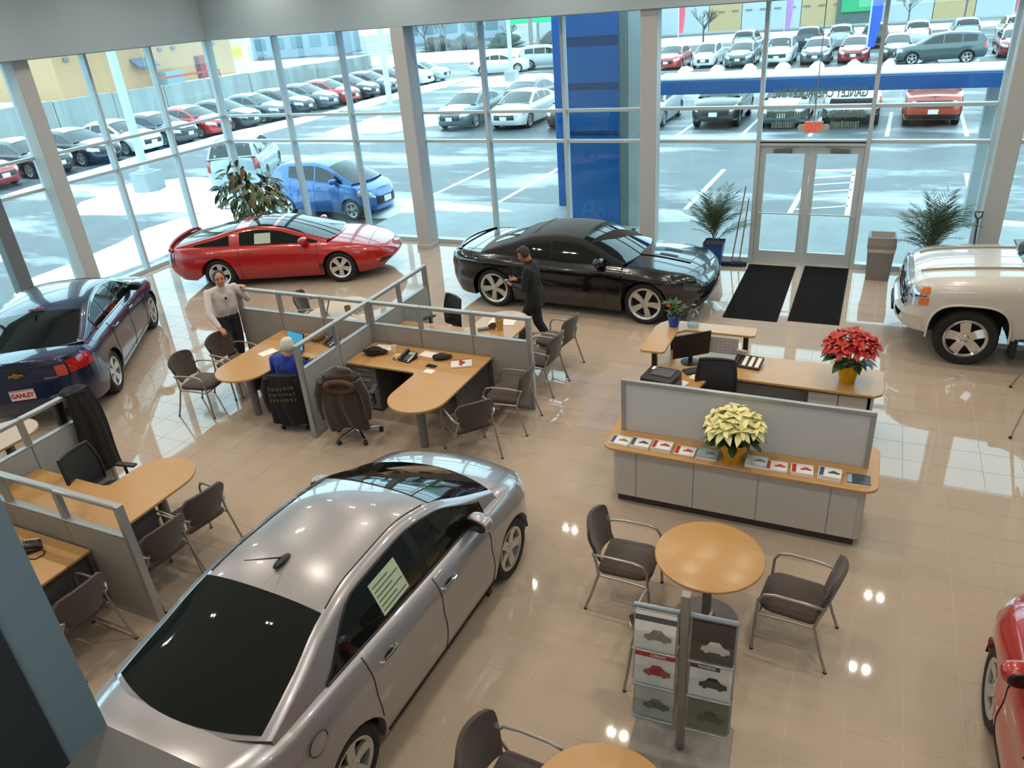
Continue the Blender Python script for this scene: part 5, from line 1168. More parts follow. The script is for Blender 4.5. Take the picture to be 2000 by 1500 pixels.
def palm(label, loc, seed, h=.58, n=52):
    rn = random.Random(seed); o = thing('potted_palm', label, 'plant', loc); q = MB(); frust(q, 0, h, .12, .19); q.prism(rrect(-.12, .12, -.12, .12, .02, 3), 0, .01); q.build('planter', M_BLUEPOT, o)
    q = MB(); q.prism(rrect(-.185, .185, -.185, .185, .02, 3), h-.05, h-.03); q.build('soil', MATS['soil'], o)
    for k in range(n):
        a = rn.uniform(0, 2*PI); el = rn.uniform(.35, 1.35); s = rn.uniform(.55, .95); r = rn.uniform(0, .08); put('frond', FR[k % 4], o, (r*math.cos(a), r*math.sin(a), h-.04+rn.uniform(0, .35)), (math.cos(a)*math.cos(el), math.sin(a)*math.cos(el), math.sin(el)), s*(.62+.25*math.sin(el)), rn.uniform(-.3, .3))
palm('feathery palm in a tall blue planter left of the doors', (-2.60, 14.42, 0), 3)
palm('feathery palm in a blue planter behind the white truck', (1.08, 14.22, 0), 6, .62, 60)
# broad-leaved corner plant
rn = random.Random(11); o = thing('corner_tree', 'large bushy potted tree with drooping leaves behind the red coupe', 'plant', (-13.55, 13.85, 0)); pot(o, .2, .26, .42, mat('pot_brown', '5a4636', .6))
LFs = [leaf_mesh('leaf', m, 1, .36, .15, .35) for m in (M_LEAF, M_LEAFD, M_LEAFY, mat('leaf_rust', '6b5230', .5, var=.3, scale=10))]
for k in range(9):
    a = 2*PI*k/9; tip = Vector((.75*math.cos(a)*rn.uniform(.4, 1), .55*math.sin(a)*rn.uniform(.4, 1), rn.uniform(1.2, 1.95)))
    MB().tube([(.03*math.cos(a), .03*math.sin(a), .36), tuple(Vector((.2*math.cos(a), .2*math.sin(a), .9))), tuple(tip)], [.018, .013, .006], 6).build('stem', mat('bark', '4a3a2c', .8), o)
for k in range(290):
    a = rn.uniform(0, 2*PI); r = math.sqrt(rn.random()); z = rn.gauss(1.32, .30); z = min(2.1, max(.75, z)); rr_ = (1-((z-1.3)/.95)**2)
    p = Vector((.92*r*math.cos(a)*rr_, .62*r*math.sin(a)*rr_, z-.12*math.cos(a))); 
    put('leaf', LFs[(0, 1, 0, 1, 2, 3)[k % 6] if math.cos(a) < .3 else (2, 3, 0, 2)[k % 4]], o, p, (math.cos(a)*.6+rn.uniform(-.4, .4), math.sin(a)*.6+rn.uniform(-.4, .4), rn.uniform(-1.0, .15)), rn.uniform(.22, .34), rn.uniform(-.8, .8))
# small plant on the reception ledge
rn = random.Random(4); o = thing('potted_plant', 'small leafy plant in a bright blue pot on the reception ledge', 'plant', (-2.10, 9.05, 1.075)); pot(o, .06, .085, .15, mat('pot_blue', '1c46a8', .35)); lf = leaf_mesh('leaf', M_LEAF, 1, .4, .15, .3)
for k in range(44):
    a = rn.uniform(0, 2*PI); el = rn.uniform(.2, 1.4); r = rn.uniform(.02, .10); put('leaf', lf, o, (r*math.cos(a), r*math.sin(a), .13+rn.uniform(0, .18)), (math.cos(a)*math.cos(el), math.sin(a)*math.cos(el), math.sin(el)), rn.uniform(.07, .12), rn.uniform(-.6, .6))
# ---------------------------------------------------------------- people
def capsule(mb, p0, p1, r0, r1=None, n=14):
    r1 = r0 if r1 is None else r1; p0, p1 = Vector(p0), Vector(p1); mb.ell(p0, (r0,)*3, n, 8); mb.ell(p1, (r1,)*3, n, 8)
    if (p1-p0).length > 1e-4: mb.cyl(p0, p1, r0, r1, n)
def remesh(mb, voxel, name, m, parent, sm=4):
    me = bpy.data.meshes.new('raw'); me.from_pydata([tuple(v) for v in mb.v], [], mb.f); ob = bpy.data.objects.new('raw', me); COL.objects.link(ob)
    r = ob.modifiers.new('r', 'REMESH'); r.mode = 'VOXEL'; r.voxel_size = voxel; s = ob.modifiers.new('s', 'SMOOTH'); s.factor = .5; s.iterations = sm
    dg = bpy.context.evaluated_depsgraph_get(); out = bpy.data.meshes.new_from_object(ob.evaluated_get(dg)); bpy.data.objects.remove(ob); bpy.data.meshes.remove(me)
    out.name = name; out.materials.clear(); out.materials.append(m); out.polygons.foreach_set('use_smooth', [True]*len(out.polygons)); return link(name, out, parent)
def basis(f, up=Vector((0, 0, 1))):
    f = Vector(f).normalized(); r = f.cross(up).normalized(); u = r.cross(f); return r, f, u
def hand(mb, wr, d, pn, curl=.5, side=1, s=1.0):
    """wr wrist, d pointing direction, pn palm normal; four fingers and a thumb"""
    d = Vector(d).normalized(); pn = Vector(pn); pn = (pn-d*pn.dot(d)).normalized(); ac = d.cross(pn)*side; wr = Vector(wr)
    for k in (-1, 0, 1): capsule(mb, wr+ac*.018*k, wr+d*.085*s+ac*.026*k, .019, .014, 8)
    for k, ln in enumerate((.068, .078, .074, .058)):
        b = wr+d*.088*s+ac*(.033-.022*k); a1 = curl*.7; m = b+(d*math.cos(a1)+pn*math.sin(a1))*ln*.5; a2 = curl*1.9; e = m+(d*math.cos(a2)+pn*math.sin(a2))*ln*.5
        capsule(mb, b, m, .0095, .009, 7); capsule(mb, m, e, .009, .0075, 7)
    b = wr+d*.03+ac*.032; m = b+(d*.6+ac*.7+pn*.3).normalized()*.04; e = m+(d*.9+pn*.5).normalized()*.03; capsule(mb, b, m, .012, .0105, 7); capsule(mb, m, e, .0105, .008, 7)
def person(label, loc, J, skin, shirt, trouser, hair, bald=.0, jacket_len=0.0, shoes='141210', cap=None, voxel=.011):
    o = thing('person', label, 'person', loc); V = {k: Vector(v) for k, v in J.items()}
    F = V['face']; r, f, u = basis(F); H = V['head']; tf = V['facing'].normalized(); tr_ = tf.cross(Vector((0, 0, 1))).normalized()
    b = MB()
    R = Matrix((r, f, u)).transposed().to_4x4()
    b.ell(H, (.074, .094, .112), 20, 14, R=R); b.ell(H+f*.03-u*.055, (.055, .065, .06), 16, 10, R=R); capsule(b, H+f*.088+u*.005, H+f*.104-u*.022, .011, .015, 8)
    for s in (-1, 1): b.ell(H+r*.077*s-u*.008-f*.008, (.012, .024, .032), 10, 8, R=R); b.ell(H+r*.035*s+f*.082-u*.03, (.022, .012, .02), 8, 6, R=R)
    b.ell(H+f*.088-u*.062, (.028, .012, .009), 10, 6, R=R); b.ell(H+f*.082-u*.095, (.022, .018, .016), 8, 6, R=R)
    capsule(b, H-u*.07-f*.02, V['neck'], .056, .062)
    C, P = V['chest'], V['pelvis']
    def torso(mb, g):
        for s in (-1, 1):
            capsule(mb, C+tr_*.085*s+Vector((0, 0, .08)), C+tr_*.08*s-Vector((0, 0, .12)), .095+g, .092+g); capsule(mb, C+tr_*.08*s-Vector((0, 0, .12)), P+tr_*.065*s+Vector((0, 0, .06)), .092+g, .10+g)
            capsule(mb, C+tr_*.05*s+Vector((0, 0, .15)), V['sh_r' if s > 0 else 'sh_l']-Vector((0, 0, .015)), .062+g, .046+g)
        capsule(mb, C+Vector((0, 0, .05)), P+Vector((0, 0, .05)), .105+g, .105+g); capsule(mb, V['neck'], C+Vector((0, 0, .12)), .062+g, .09+g)
    torso(b, 0)
    for s, n_ in ((1, 'r'), (-1, 'l')):
        capsule(b, V['sh_'+n_], V['el_'+n_], .048, .038); capsule(b, V['el_'+n_], V['wr_'+n_], .038, .026); hd = V['hd_'+n_]; hand(b, V['wr_'+n_], hd, V['pn_'+n_], J['curl'][0 if n_ == 'r' else 1], s)
        capsule(b, P+tr_*.09*s, V['kn_'+n_], .08, .055); capsule(b, V['kn_'+n_], V['an_'+n_], .052, .036)
    remesh(b, voxel*.8, 'body', skin, o, 3)
    q = MB(); torso(q, .016)
    for n_ in 'rl': capsule(q, V['sh_'+n_], V['el_'+n_], .060, .050); e = V['wr_'+n_]; capsule(q, V['el_'+n_], e.lerp(V['el_'+n_], .06), .050, .038)
    if jacket_len:
        for s, n_ in ((1, 'r'), (-1, 'l')): capsule(q, P+tr_*.07*s+Vector((0, 0, .05)), P+tr_*.085*s-Vector((0, 0, jacket_len)), .128, .135)
        capsule(q, P, P-Vector((0, 0, jacket_len)), .13, .13)
    top = remesh(q, voxel, 'jacket' if jacket_len else 'shirt', shirt, o, 4)
    q = MB()
    capsule(q, P+tr_*.06+Vector((0, 0, .03)), P-tr_*.06+Vector((0, 0, .03)), .122, .122)
    for s, n_ in ((1, 'r'), (-1, 'l')): capsule(q, P+tr_*.085*s-Vector((0, 0, .02)), V['kn_'+n_], .105, .078); capsule(q, V['kn_'+n_], V['an_'+n_], .075, .060)
    remesh(q, voxel, 'trousers', trouser, o, 4)
    for n_ in 'rl':
        q = MB(); a = V['an_'+n_]; t = V['toe_'+n_]; d = (t-a); d.z = 0; d.normalize(); g = a.z-.045
        capsule(q, Vector((a.x, a.y, g))-d*.05, Vector((a.x, a.y, g))+d*.12, .045, .048, 12); capsule(q, Vector((a.x, a.y, g))+d*.12, Vector((a.x, a.y, g-.006))+d*.19, .046, .038, 12); capsule(q, a, Vector((a.x, a.y, g)), .05, .046, 12)
        sh = remesh(q, .012, 'shoe', mat('shoe_'+shoes, shoes, .4), o, 3)
        for v in sh.data.vertices: v.co.z = max(v.co.z, a.z-.09)
    q = MB()
    T = Matrix.Translation(H) @ R
    for k in range(9):                                            # hair cap as overlapping locks
        a = PI*k/8; q.ell(H+r*.066*math.cos(a)-f*(.045*math.sin(a)+.01)+u*.005, (.028, .045, .065), 10, 8, R=R)
    q.ell(H-f*.045+u*.02, (.072, .062, .085), 16, 10, R=R); q.ell(H-f*(.018+.05*bald)+u*(.056-.01*bald), (.078, .082, .066), 16, 10, R=R)
    if not bald: q.ell(H+f*.035+u*.078, (.062, .05, .035), 12, 8, R=R)
    remesh(q, .012, 'hair', hair, o, 2)
    q = MB()
    for s in (-1, 1): q.ell(H+r*.032*s+f*.089+u*.012, (.012, .006, .007), 8, 6, R=R)
    q.build('eyes', M_BLACKP, o); q = MB()
    for s in (-1, 1): q.ell(H+r*.034*s+f*.090+u*.033, (.02, .006, .005), 8, 6, R=R)
    q.build('eyebrows', hair, o)
    return o, top, (H, r, f, u)
M_SK1 = mat('skin_warm', 'b07a5c', .55, var=.08, scale=20); M_SK2 = mat('skin_tan', '9d6a4c', .55, var=.08, scale=20); M_SK3 = mat('skin_pale', 'bd8e74', .55, var=.08, scale=20)
M_HG = mat('hair_grey', 'c3bdb4', .7, var=.3, scale=60, bump=.5); M_HD = mat('hair_dark', '2a2320', .7, var=.3, scale=60, bump=.5); M_HB = mat('hair_brown_grey', '4c4540', .7, var=.3, scale=60, bump=.5)
# man in white shirt at the end of the partition; one hand on its rail, one on the chair back
bx, by = -8.95, 7.98
o, top, hd = person('man in a pale shirt and dark trousers standing with a hand on the partition', (0, 0, 0), dict(
    head=(bx+.17, by-.05, 1.605), face=(.75, -.62, -.12), facing=(.85, -.5, 0), neck=(bx+.12, by-.02, 1.44), chest=(bx+.09, by-.0, 1.24), pelvis=(bx+.03, by+.03, .94),
    sh_r=(bx-.0, by-.20, 1.40), el_r=(bx+.12, by-.36, 1.13), wr_r=(bx+.30, by-.40, .94), hd_r=(.75, -.15, -.5), pn_r=(-.3, 0, -1),
    sh_l=(bx+.20, by+.16, 1.40), el_l=(bx+.28, by+.30, 1.16), wr_l=(bx+.20, by+.26, 1.375), hd_l=(.95, -.1, .12), pn_l=(.2, 0, -1), curl=(.7, .8),
    kn_r=(bx+.06, by-.06, .50), an_r=(bx+.0, by-.08, .09), toe_r=(bx+.2, by-.2, .02), kn_l=(bx+.06, by+.13, .50), an_l=(bx-.02, by+.14, .09), toe_l=(bx+.2, by+.05, .02)),
    M_SK1, mat('shirt_pale', 'c3bbb8', .8, var=.05, scale=30, bump=.15), mat('trousers_dark', '23252b', .85), M_HD, bald=.08)
q = MB(); cp = top.data; q.box((bx+.235, by-.085, 1.30), (.02, .03, .04), .004, rz=-.55); q.build('name_badge', M_BLACKP, o)
# man in black, profile to the left, looking down at a phone in his hands
bx, by = -4.58, 10.05
o, top, hd = person('man in black walking left and looking at a phone in his hands', (0, 0, 0), dict(
    head=(bx-.07, by-.02, 1.585), face=(-.82, -.25, -.45), facing=(-1, -.1, 0), neck=(bx-.0, by, 1.44), chest=(bx+.02, by, 1.22), pelvis=(bx+.05, by+.02, .94),
    sh_r=(bx+.0, by+.20, 1.38), el_r=(bx-.05, by+.24, 1.10), wr_r=(bx-.27, by+.10, 1.12), hd_r=(-.85, -.5, .1), pn_r=(.1, -.3, 1),
    sh_l=(bx+.03, by-.19, 1.38), el_l=(bx-.0, by-.25, 1.10), wr_l=(bx-.25, by-.12, 1.10), hd_l=(-.9, .35, .1), pn_l=(.1, .3, 1), curl=(.9, .9),
    kn_r=(bx-.16, by+.10, .52), an_r=(bx-.27, by+.12, .09), toe_r=(bx-.5, by+.1, .02), kn_l=(bx+.12, by-.06, .50), an_l=(bx+.30, by+.05, .10), toe_l=(bx+.08, by+.02, .02)),
    M_SK2, mat('jacket_dark', '121214', .85, var=.2, scale=30, bump=.25), mat('trousers_black', '17171a', .9), M_HD, jacket_len=.16)
p = small('smartphone', 'dark smartphone held in the hands of the man in black', 'phone', (bx-.37, by-.02, 1.135), .1); MB().box((0, 0, 0), (.13, .066, .01), .003).build('case', M_BLACKP, p); MB().bb(-.055, .055, -.028, .028, .005, .0062).build('screen', mat('dark_glass', '0d0f12', .05), p)
# grey-haired man seated with his back to the camera
bx, by = -6.78, 6.97
o, top, hd = person('grey-haired man in a blue sweater sitting at the laptop, seen from behind', (0, 0, 0), dict(
    head=(bx+.08, by-.10, 1.20), face=(-.30, .95, -.12), facing=(-.15, 1, 0), neck=(bx+.06, by-.13, 1.045), chest=(bx+.03, by-.12, .85), pelvis=(bx, by-.02, .58),
    sh_r=(bx+.22, by-.10, .99), el_r=(bx+.30, by+.10, .80), wr_r=(bx+.08, by+.30, .80), hd_r=(-.5, .85, 0), pn_r=(0, 0, -1),
    sh_l=(bx-.18, by-.14, .99), el_l=(bx-.32, by-.04, .76), wr_l=(bx-.28, by+.20, .76), hd_l=(.1, 1, .0), pn_l=(0, 0, -1), curl=(.4, .4),
    kn_r=(bx+.12, by+.42, .56), an_r=(bx+.12, by+.46, .09), toe_r=(bx+.12, by+.7, .02), kn_l=(bx-.14, by+.42, .56), an_l=(bx-.16, by+.44, .09), toe_l=(bx-.16, by+.7, .02)),
    M_SK3, mat('sweater_blue', '1f3590', .9, var=.12, scale=80, bump=.2), mat('trousers_black', '17171a', .9), M_HG)
# ---------------------------------------------------------------- outside
ZG = -.12
def ground_mat():
    m = bpy.data.materials.new('wet_asphalt_and_snow'); m.use_nodes = True; n = m.node_tree.nodes; L = m.node_tree.links; b = n['Principled BSDF']
    g = n.new('ShaderNodeNewGeometry'); mp = n.new('ShaderNodeMapping'); mp.inputs['Scale'].default_value = (.16, .45, 1); L.new(g.outputs['Position'], mp.inputs[0])
    z1 = n.new('ShaderNodeTexNoise'); z1.inputs['Scale'].default_value = 1; z1.inputs['Detail'].default_value = 7; z1.inputs['Roughness'].default_value = .62; L.new(mp.outputs[0], z1.inputs['Vector'])
    r = n.new('ShaderNodeValToRGB'); e = r.color_ramp.elements; e[0].position = .51; e[0].color = (0, 0, 0, 1); e[1].position = .72; e[1].color = (1, 1, 1, 1); L.new(z1.outputs['Fac'], r.inputs[0])
    z2 = n.new('ShaderNodeTexNoise'); z2.inputs['Scale'].default_value = .8; z2.inputs['Detail'].default_value = 5; L.new(g.outputs['Position'], z2.inputs['Vector'])
    a = n.new('ShaderNodeMix'); a.data_type = 'RGBA'; a.inputs[6].default_value = (.040, .044, .048, 1); a.inputs[7].default_value = (.10, .108, .112, 1); L.new(z2.outputs['Fac'], a.inputs[0])
    c = n.new('ShaderNodeMix'); c.data_type = 'RGBA'; c.inputs[7].default_value = (.55, .58, .60, 1); L.new(r.outputs[0], c.inputs[0]); L.new(a.outputs[2], c.inputs[6]); L.new(c.outputs[2], b.inputs['Base Color'])
    b.inputs['Roughness'].default_value = .5; return m
lot = MB(); lot.bb(-130, 60, 15.33, 160, -.4, ZG); lot.bb(-130, -15.32, -40, 15.33, -.4, ZG)
lot = tag(lot.build('parking_lot', ground_mat(), smooth=0), kind='structure')
M_LINE = mat('line_paint', 'e6ecee', .7); M_CONC = mat('concrete', '9a9d9c', .8, var=.15, scale=2); M_SNOW = mat('snow', 'eef4f7', .85, bump=.5, scale=3)
def pline(a, b, w=.13):
    a, b = Vector((*a, 0)), Vector((*b, 0)); d = (b-a); MB().box(((a.x+b.x)/2, (a.y+b.y)/2, ZG+.004), (d.length, w, .008), 0, rz=math.atan2(d.y, d.x)).build('parking_line', M_LINE, lot, smooth=0)
for x in (-12.1, -9.6, -4.25, 2.25, 4.9): pline((x, 19.1), (x+.1, 24))
for x in (-7.0, -4.6, -2.2, .3, 2.7, 5.2): pline((x, 29.6), (x+.1, 35))
pline((-1.7, 19.2), (-1.55, 24.1)); pline((-.4, 19.2), (-.45, 24.1)); pline((-1.55, 24.1), (-.45, 24.1))
for k in range(5): pline((-1.62, 19.6+.85*k), (-.43, 20.1+.85*k), .10)
tag(MB().bb(-11.8, 9, 15.33, 18.95, -.3, -.03, .01).build('sidewalk', M_CONC), kind='structure')
def snowbank(label, cx, cy, rx, ry, h, seed, n=40, rz=0.0):
    rn = random.Random(seed); ph = [rn.uniform(0, 6.3) for _ in range(8)]; q = MB(); vs = [(0, 0, h)]; fs = []; K = 7
    for k in range(1, K+1):
        for i in range(n):
            t = 2*PI*i/n; e = 1+.13*math.sin(3*t+ph[0])+.09*math.sin(5*t+ph[1])+.05*math.sin(11*t+ph[2]); f = k/K
            vs.append((rx*e*f*math.cos(t), ry*e*f*math.sin(t), (h*(1-f**2.2)+h*.25*math.sin(6*f+4*t+ph[3])*(1-f)*f*2+h*.12*math.sin(13*t+ph[4])*f*(1-f)*2) if k < K else -.04))
    for i in range(n): fs.append((0, 1+i, 1+(i+1) % n))
    for k in range(K-1):
        for i in range(n): a = 1+k*n; fs.append((a+i, a+n+i, a+n+(i+1) % n, a+(i+1) % n))
    q.add(vs, fs); return tag(q.build('snow_bank', M_SNOW, None, smooth=80, loc=(cx, cy, ZG), rot=rz), label, 'snow', kind='stuff')
snowbank('white snow island around the nearest light pole', -21.5, 18.6, 4.6, 2.6, .22, 1)
snowbank('snow strip along the corner of the showroom', -17.2, 14.2, 1.6, 4.5, .12, 2)
snowbank('snow on the kerb outside the back window', -11.8, 18.2, 3.6, 1.0, .16, 3)
snowbank('snow island around the middle light pole', -22.0, 33.5, 3.0, 3.4, .3, 4)
snowbank('snow island around the far light pole', -22.5, 50.5, 4.5, 3.0, .4, 5)
snowbank('snow ridge in front of the wall-side car row', -29.2, 28, 1.0, 11, .22, 6)
snowbank('snow ridge in front of the farther wall-side cars', -28.8, 46, 1.0, 9, .22, 7)
snowbank('snow behind the wall-side cars below the retaining wall', -36.8, 30, 1.6, 16, .5, 8)
snowbank('snow heap beside the blue tower foot', -4.6, 18.1, 1.1, .6, .22, 9)
snowbank('small snow heap on the kerb behind the truck', 3.4, 18.7, 2.0, .4, .14, 10)
for k in range(9): snowbank('snow lump between the cars of the second lot row, %s from the left' % ('first', 'second', 'third', 'fourth', 'fifth', 'sixth', 'seventh', 'eighth', 'ninth')[k], -12.1+2.05*k, 53.4, .45, 1.0, .32, 20+k, 16)
snowbank('broad snowy verge beyond the car lot', -45, 78, 30, 8, .35, 31)
snowbank('snowy verge in front of the far store', -5, 84, 26, 3.0, .3, 32)
snowbank('snow field beside the side window', -24, 10, 5, 3.0, .10, 33)
# ---- blue entrance tower and its long canopy beam
M_BLUE = mat('tower_blue', '0a63ac', .12, coat=.6); M_BLUED = mat('tower_blue_band', '083c72', .12, coat=.6); M_GREYB = mat('tower_trim', '7f8a88', .4, .3); M_WHITEP = mat('tower_white', 'b9bfc0', .5)
o = thing('entrance_tower', 'tall blue entrance tower standing just outside the back window', 'tower', (-6, 17.8, ZG))
MB().bb(-.62-.02, .63, -.6, .9, 0, 9, .01).build('blue_panel', M_BLUE, o); MB().bb(-1.56, -.6, 1.0, 1.9, 0, 9, .01).build('side_wing', M_BLUE, o)
MB().bb(.63, .82, -.58, .9, 0, 9, .01).build('grey_trim', M_GREYB, o); MB().bb(.82, 1.17, -.55, .9, 0, 9, .01).build('white_pillar', M_WHITEP, o)
for z0, z1 in ((3.2, 3.34), (4.1, 4.3), (2.2, 2.3)): MB().bb(-.63, .62, -.606, -.6, z0, z1).build('joint_band', M_BLUED, o)
o = thing('canopy_beam', 'long blue canopy beam topped with snow outside above the doors', 'beam', (0, 18.0, 0))
MB().bb(-4.83, 2.3, 0, 1.25, 2.82, 3.10, .01).build('fascia', M_BLUE, o); MB().bb(2.3, 2.42, .0, 1.25, 2.84, 3.09, .01).build('end_cap', M_WHITEP, o)
MB().bb(-4.83, 2.42, .02, 1.24, 3.10, 3.17, .03).build('snow_top', M_SNOW, o)
for x in (1.9,): MB().bb(x, x+.25, .45, .8, ZG, 2.82, .01).build('support_post', M_WHITEP, o)
# ---- light poles
for k, (x, y, lab) in enumerate(((-22.5, 18.4, 'white light pole on a concrete block nearest the side window'), (-22.3, 33.5, 'white light pole in the middle of the car lot'), (-22.7, 49, 'white light pole farthest down the car lot'))):
    o = thing('light_pole', lab, 'light pole', (x, y, ZG), 0, 'white light poles in the lot'); MB().prism(rrect(-.38, .38, -.38, .38, .05, 3), 0, .85, .03).build('concrete_base', M_CONC, o); MB().bb(-.11, .11, -.11, .11, .85, 9, .02).build('pole', M_WHITEP, o)
    MB().bb(-.5, .5, -.2, .2, 8.9, 9.1, .02).build('lamp_head', M_WHITEP, o); MB().bb(-.2, .2, -.2, .2, .85, .9, .01).build('base_flange', M_WHITEP, o)
o = thing('utility_pole', 'grey brown utility pole by the green sign', 'pole', (-29.3, 67.9, ZG)); MB().cyl((0, 0, 0), (0, 0, 10), .22, .18, n=10).build('shaft', mat('pole_wood', '8a8680', .8), o); MB().bb(-1.2, 1.2, -.06, .06, 9, 9.15).build('crossarm', MATS['pole_wood'], o)
o = thing('green_roadside_sign', 'bright green roadside sign at the top of the back window', 'sign', (-32, 76, ZG)); MB().bb(-3.4, 3.4, -.1, .1, 2.8, 4.0, .03).build('board', mat('sign_green', '17a86a', .5), o); MB().bb(-.1, .1, -.1, .1, 0, 2.8).build('post', M_GREYM, o)
# ---- retaining wall and cream building behind the side row
M_RETW = mat('stained_concrete', '8d928f', .9, var=.4, scale=.6, stretch=(1, 3, .35))
o = thing('retaining_wall', 'long stained concrete retaining wall behind the parked row', 'wall', (-38.5, 0, ZG))
for k in range(15): MB().bb(-.25, .0+.02*(k % 2), 2+3.6*k+.02, 2+3.6*(k+1)-.02, 0, 2.5-.045*k if k > 5 else 2.5, .02).build('wall_panel', M_RETW, o)
tag(MB().bb(-130, -38.6, 0, 56, -.3, 1.75).build('upper_terrain', M_SNOW), kind='structure')
M_CREAM = mat('cream_wall', 'ac8762', .8, var=.06, scale=1.0); M_REDT = mat('red_coping', 'a1463e', .6)
o = thing('cream_building', 'cream building with red coping above the retaining wall', 'building', (-42, 38, 1.75))
MB().bb(-12, 0, -7.6, 6.2, 0, 2.35).build('wall', M_CREAM, o); MB().bb(-12.05, .06, -7.66, 6.2, 2.35, 2.55, .02).build('coping', M_REDT, o); MB().bb(-12, -.4, 6.2, 8.3, 0, 2.6).build('end_wall', mat('pale_wall', 'c6c2ae', .8), o)
MB().bb(-12, 0, -7.6, 8.3, 2.55, 3.2).build('parapet', M_CREAM, o)
q = MB(); q.add([(.0, -2.5, 1.7), (.0, -.9, 1.7), (.7, -.9, 1.25), (.7, -2.5, 1.25), (.0, -2.5, 1.6), (.0, -.9, 1.6), (.68, -.9, 1.17), (.68, -2.5, 1.17)], [(0, 3, 2, 1), (4, 5, 6, 7), (3, 7, 6, 2), (0, 4, 7, 3), (1, 2, 6, 5)]); q.build('awning', mat('awning_grey', '59676e', .7), o, smooth=0)
d = MB().bb(0, .05, 2.6, 3.5, 0, 1.4, .01).build('door', mat('door_maroon', '8b3c3c', .5), o); MB().bb(.05, .06, 2.65, 2.95, .05, 1.35).build('door_shadow_panel', mat('door_dark', '3b3038', .5), d)
for y in (-6.9, -.2, .9, 4.4): MB().bb(0, .12, y, y+.3, 1.95, 2.15, .02).build('wall_lamp', M_GREYM, o)
MB().bb(0, .9, -.8, .6, 0, .75, .03).build('meter_box', mat('meter_grey', '7d8f94', .6), o)
r_ = MB()
for y in (-2.2, 1.5, 3.0): r_.cyl((1.6, y, 0), (1.6, y, .5), .05, n=6)
r_.tube([(1.6, -2.2, .5), (1.6, 3.0, .5)], .06, 6); r_.build('red_railing', M_REDT, o)
s_ = MB().bb(0, .08, 6.3, 7.6, .9, 1.7, .02).build('sign_panel', mat('sign_yellow', 'd8d84a', .5), o); s_.location = (-.38, 0, 0); q = MB(); rn = random.Random(8)
for k in range(7): q.bb(.08, .09, 6.4+.16*k, 6.5+.16*k, 1.0+rn.uniform(0, .15), 1.5+rn.uniform(0, .12))
q.build('blurred_marks', mat('sign_mark', 'a8a02a', .6), s_, smooth=0)
# ---- far store across the road
M_STW = mat('store_white', 'a9b0b3', .8, var=.04, scale=.3); M_STY = mat('store_cream', 'b39870', .8, var=.04, scale=.3)
o = thing('far_store', 'long white and cream store across the road', 'building', (0, 95, ZG))
for k, (a, b, y) in enumerate(((-40, -19, 0), (-19, -15.4, 1), (-15.4, -9.2, 0), (-9.2, -5.4, 1), (-5.4, 3.5, 0), (3.5, 7.2, 1), (7.2, 30, 0))):
    MB().bb(a+.03, b-.03, 0, 8, 0, 8.5, .02).build('facade_panel', M_STY if y else M_STW, o)
for k in range(34): x = -18+1.5*k; MB().bb(x, x+.7, -.08, 0, 2.0, 2.14).build('wall_slot', M_GREYM, o)
MB().bb(-5.6, -1.2, -.3, 0, .0, 2.6, .03).build('entrance', mat('store_dark', '4c5b5c', .5), o); MB().bb(-5.2, -1.8, -.5, -.3, 1.2, 2.5, .2).build('green_emblem', mat('sign_green2', '2a9a63', .5), o)
MB().bb(-40, 30, -2.2, 0, -.02, .12).build('pavement', M_CONC, o)
o = thing('grey_shop_front', 'grey windowed shop front left of the far store', 'building', (-29, 104, ZG)); MB().bb(-6, 5, 0, 6, 0, 7, .05).build('wall', M_STW, o); MB().bb(-3.5, 3.2, -.1, .0, .6, 4, .02).build('window', mat('shop_glass', '66808a', .2), o)
# ---- feather flags
for k, (x, y, c, lab) in enumerate(((-18.9, 80, 'cf4d68', 'pink feather flag left of the far store'), (-8.8, 77.5, 'b584b8', 'mauve feather flag in front of the white store front'), (-1.3, 54.6, '2f57b8', 'blue and white feather flag among the second car row'), (9.3, 84, 'c95468', 'red feather flag at the right edge of the far lot'))):
    o = thing('feather_flag', lab, 'flag', (x, y, ZG), 0, 'feather flags'); MB().cyl((0, 0, 0), (0, 0, 5.2), .05, n=6).build('pole', M_WHITEP, o); q = MB()
    q.grid(lambda u, v: Vector((.05+u*(.42+.22*math.sin(v*PI))*.9, .05*math.sin(v*7+u*2), lerp(.9, 5.1, v))), frange(0, 1, 5), frange(0, 1, 12)); q.grid(lambda u, v: Vector((.05+u*(.42+.22*math.sin(v*PI))*.9, .02+.05*math.sin(v*7+u*2), lerp(.9, 5.1, v))), frange(0, 1, 5), frange(0, 1, 12), flip=True)
    q.build('banner', mat('flag_'+c, c, .8), o); MB().cyl((0, 0, 0), (0, 0, .12), .25, n=10).build('base', M_GREYM, o)
# ---- bare trees and bushes
def bare_tree(label, loc, seed, h=4.0, col='5d5a58'):
    rn = random.Random(seed); o = thing('bare_tree', label, 'tree', loc, rn.uniform(0, 6)); m = mat('bark_'+col, col, .9); MB().tube([(0, 0, 0), (.05, 0, h*.35), (0, .05, h*.5)], [.10, .075, .06], 6).build('trunk', m, o); q = MB()
    def br(p, d, l, r, dep):
        e = p+d*l; q.tube([p, p+d*l*.5+Vector((rn.uniform(-.05, .05), rn.uniform(-.05, .05), .02)), e], [r, r*.8, r*.5], 4)
        if dep:
            for k in range(4): dd = (d+Vector((rn.uniform(-1, 1), rn.uniform(-1, 1), rn.uniform(-.2, .6)))*.8).normalized(); br(p+d*l*rn.uniform(.4, 1), dd, l*.62, r*.55, dep-1)
    for k in range(6): a = rn.uniform(0, 6.3); br(Vector((0, 0, h*rn.uniform(.3, .5))), Vector((math.cos(a)*.7, math.sin(a)*.7, .8)).normalized(), h*.26, .04, 3)
    q.build('branches', m, o, smooth=0)
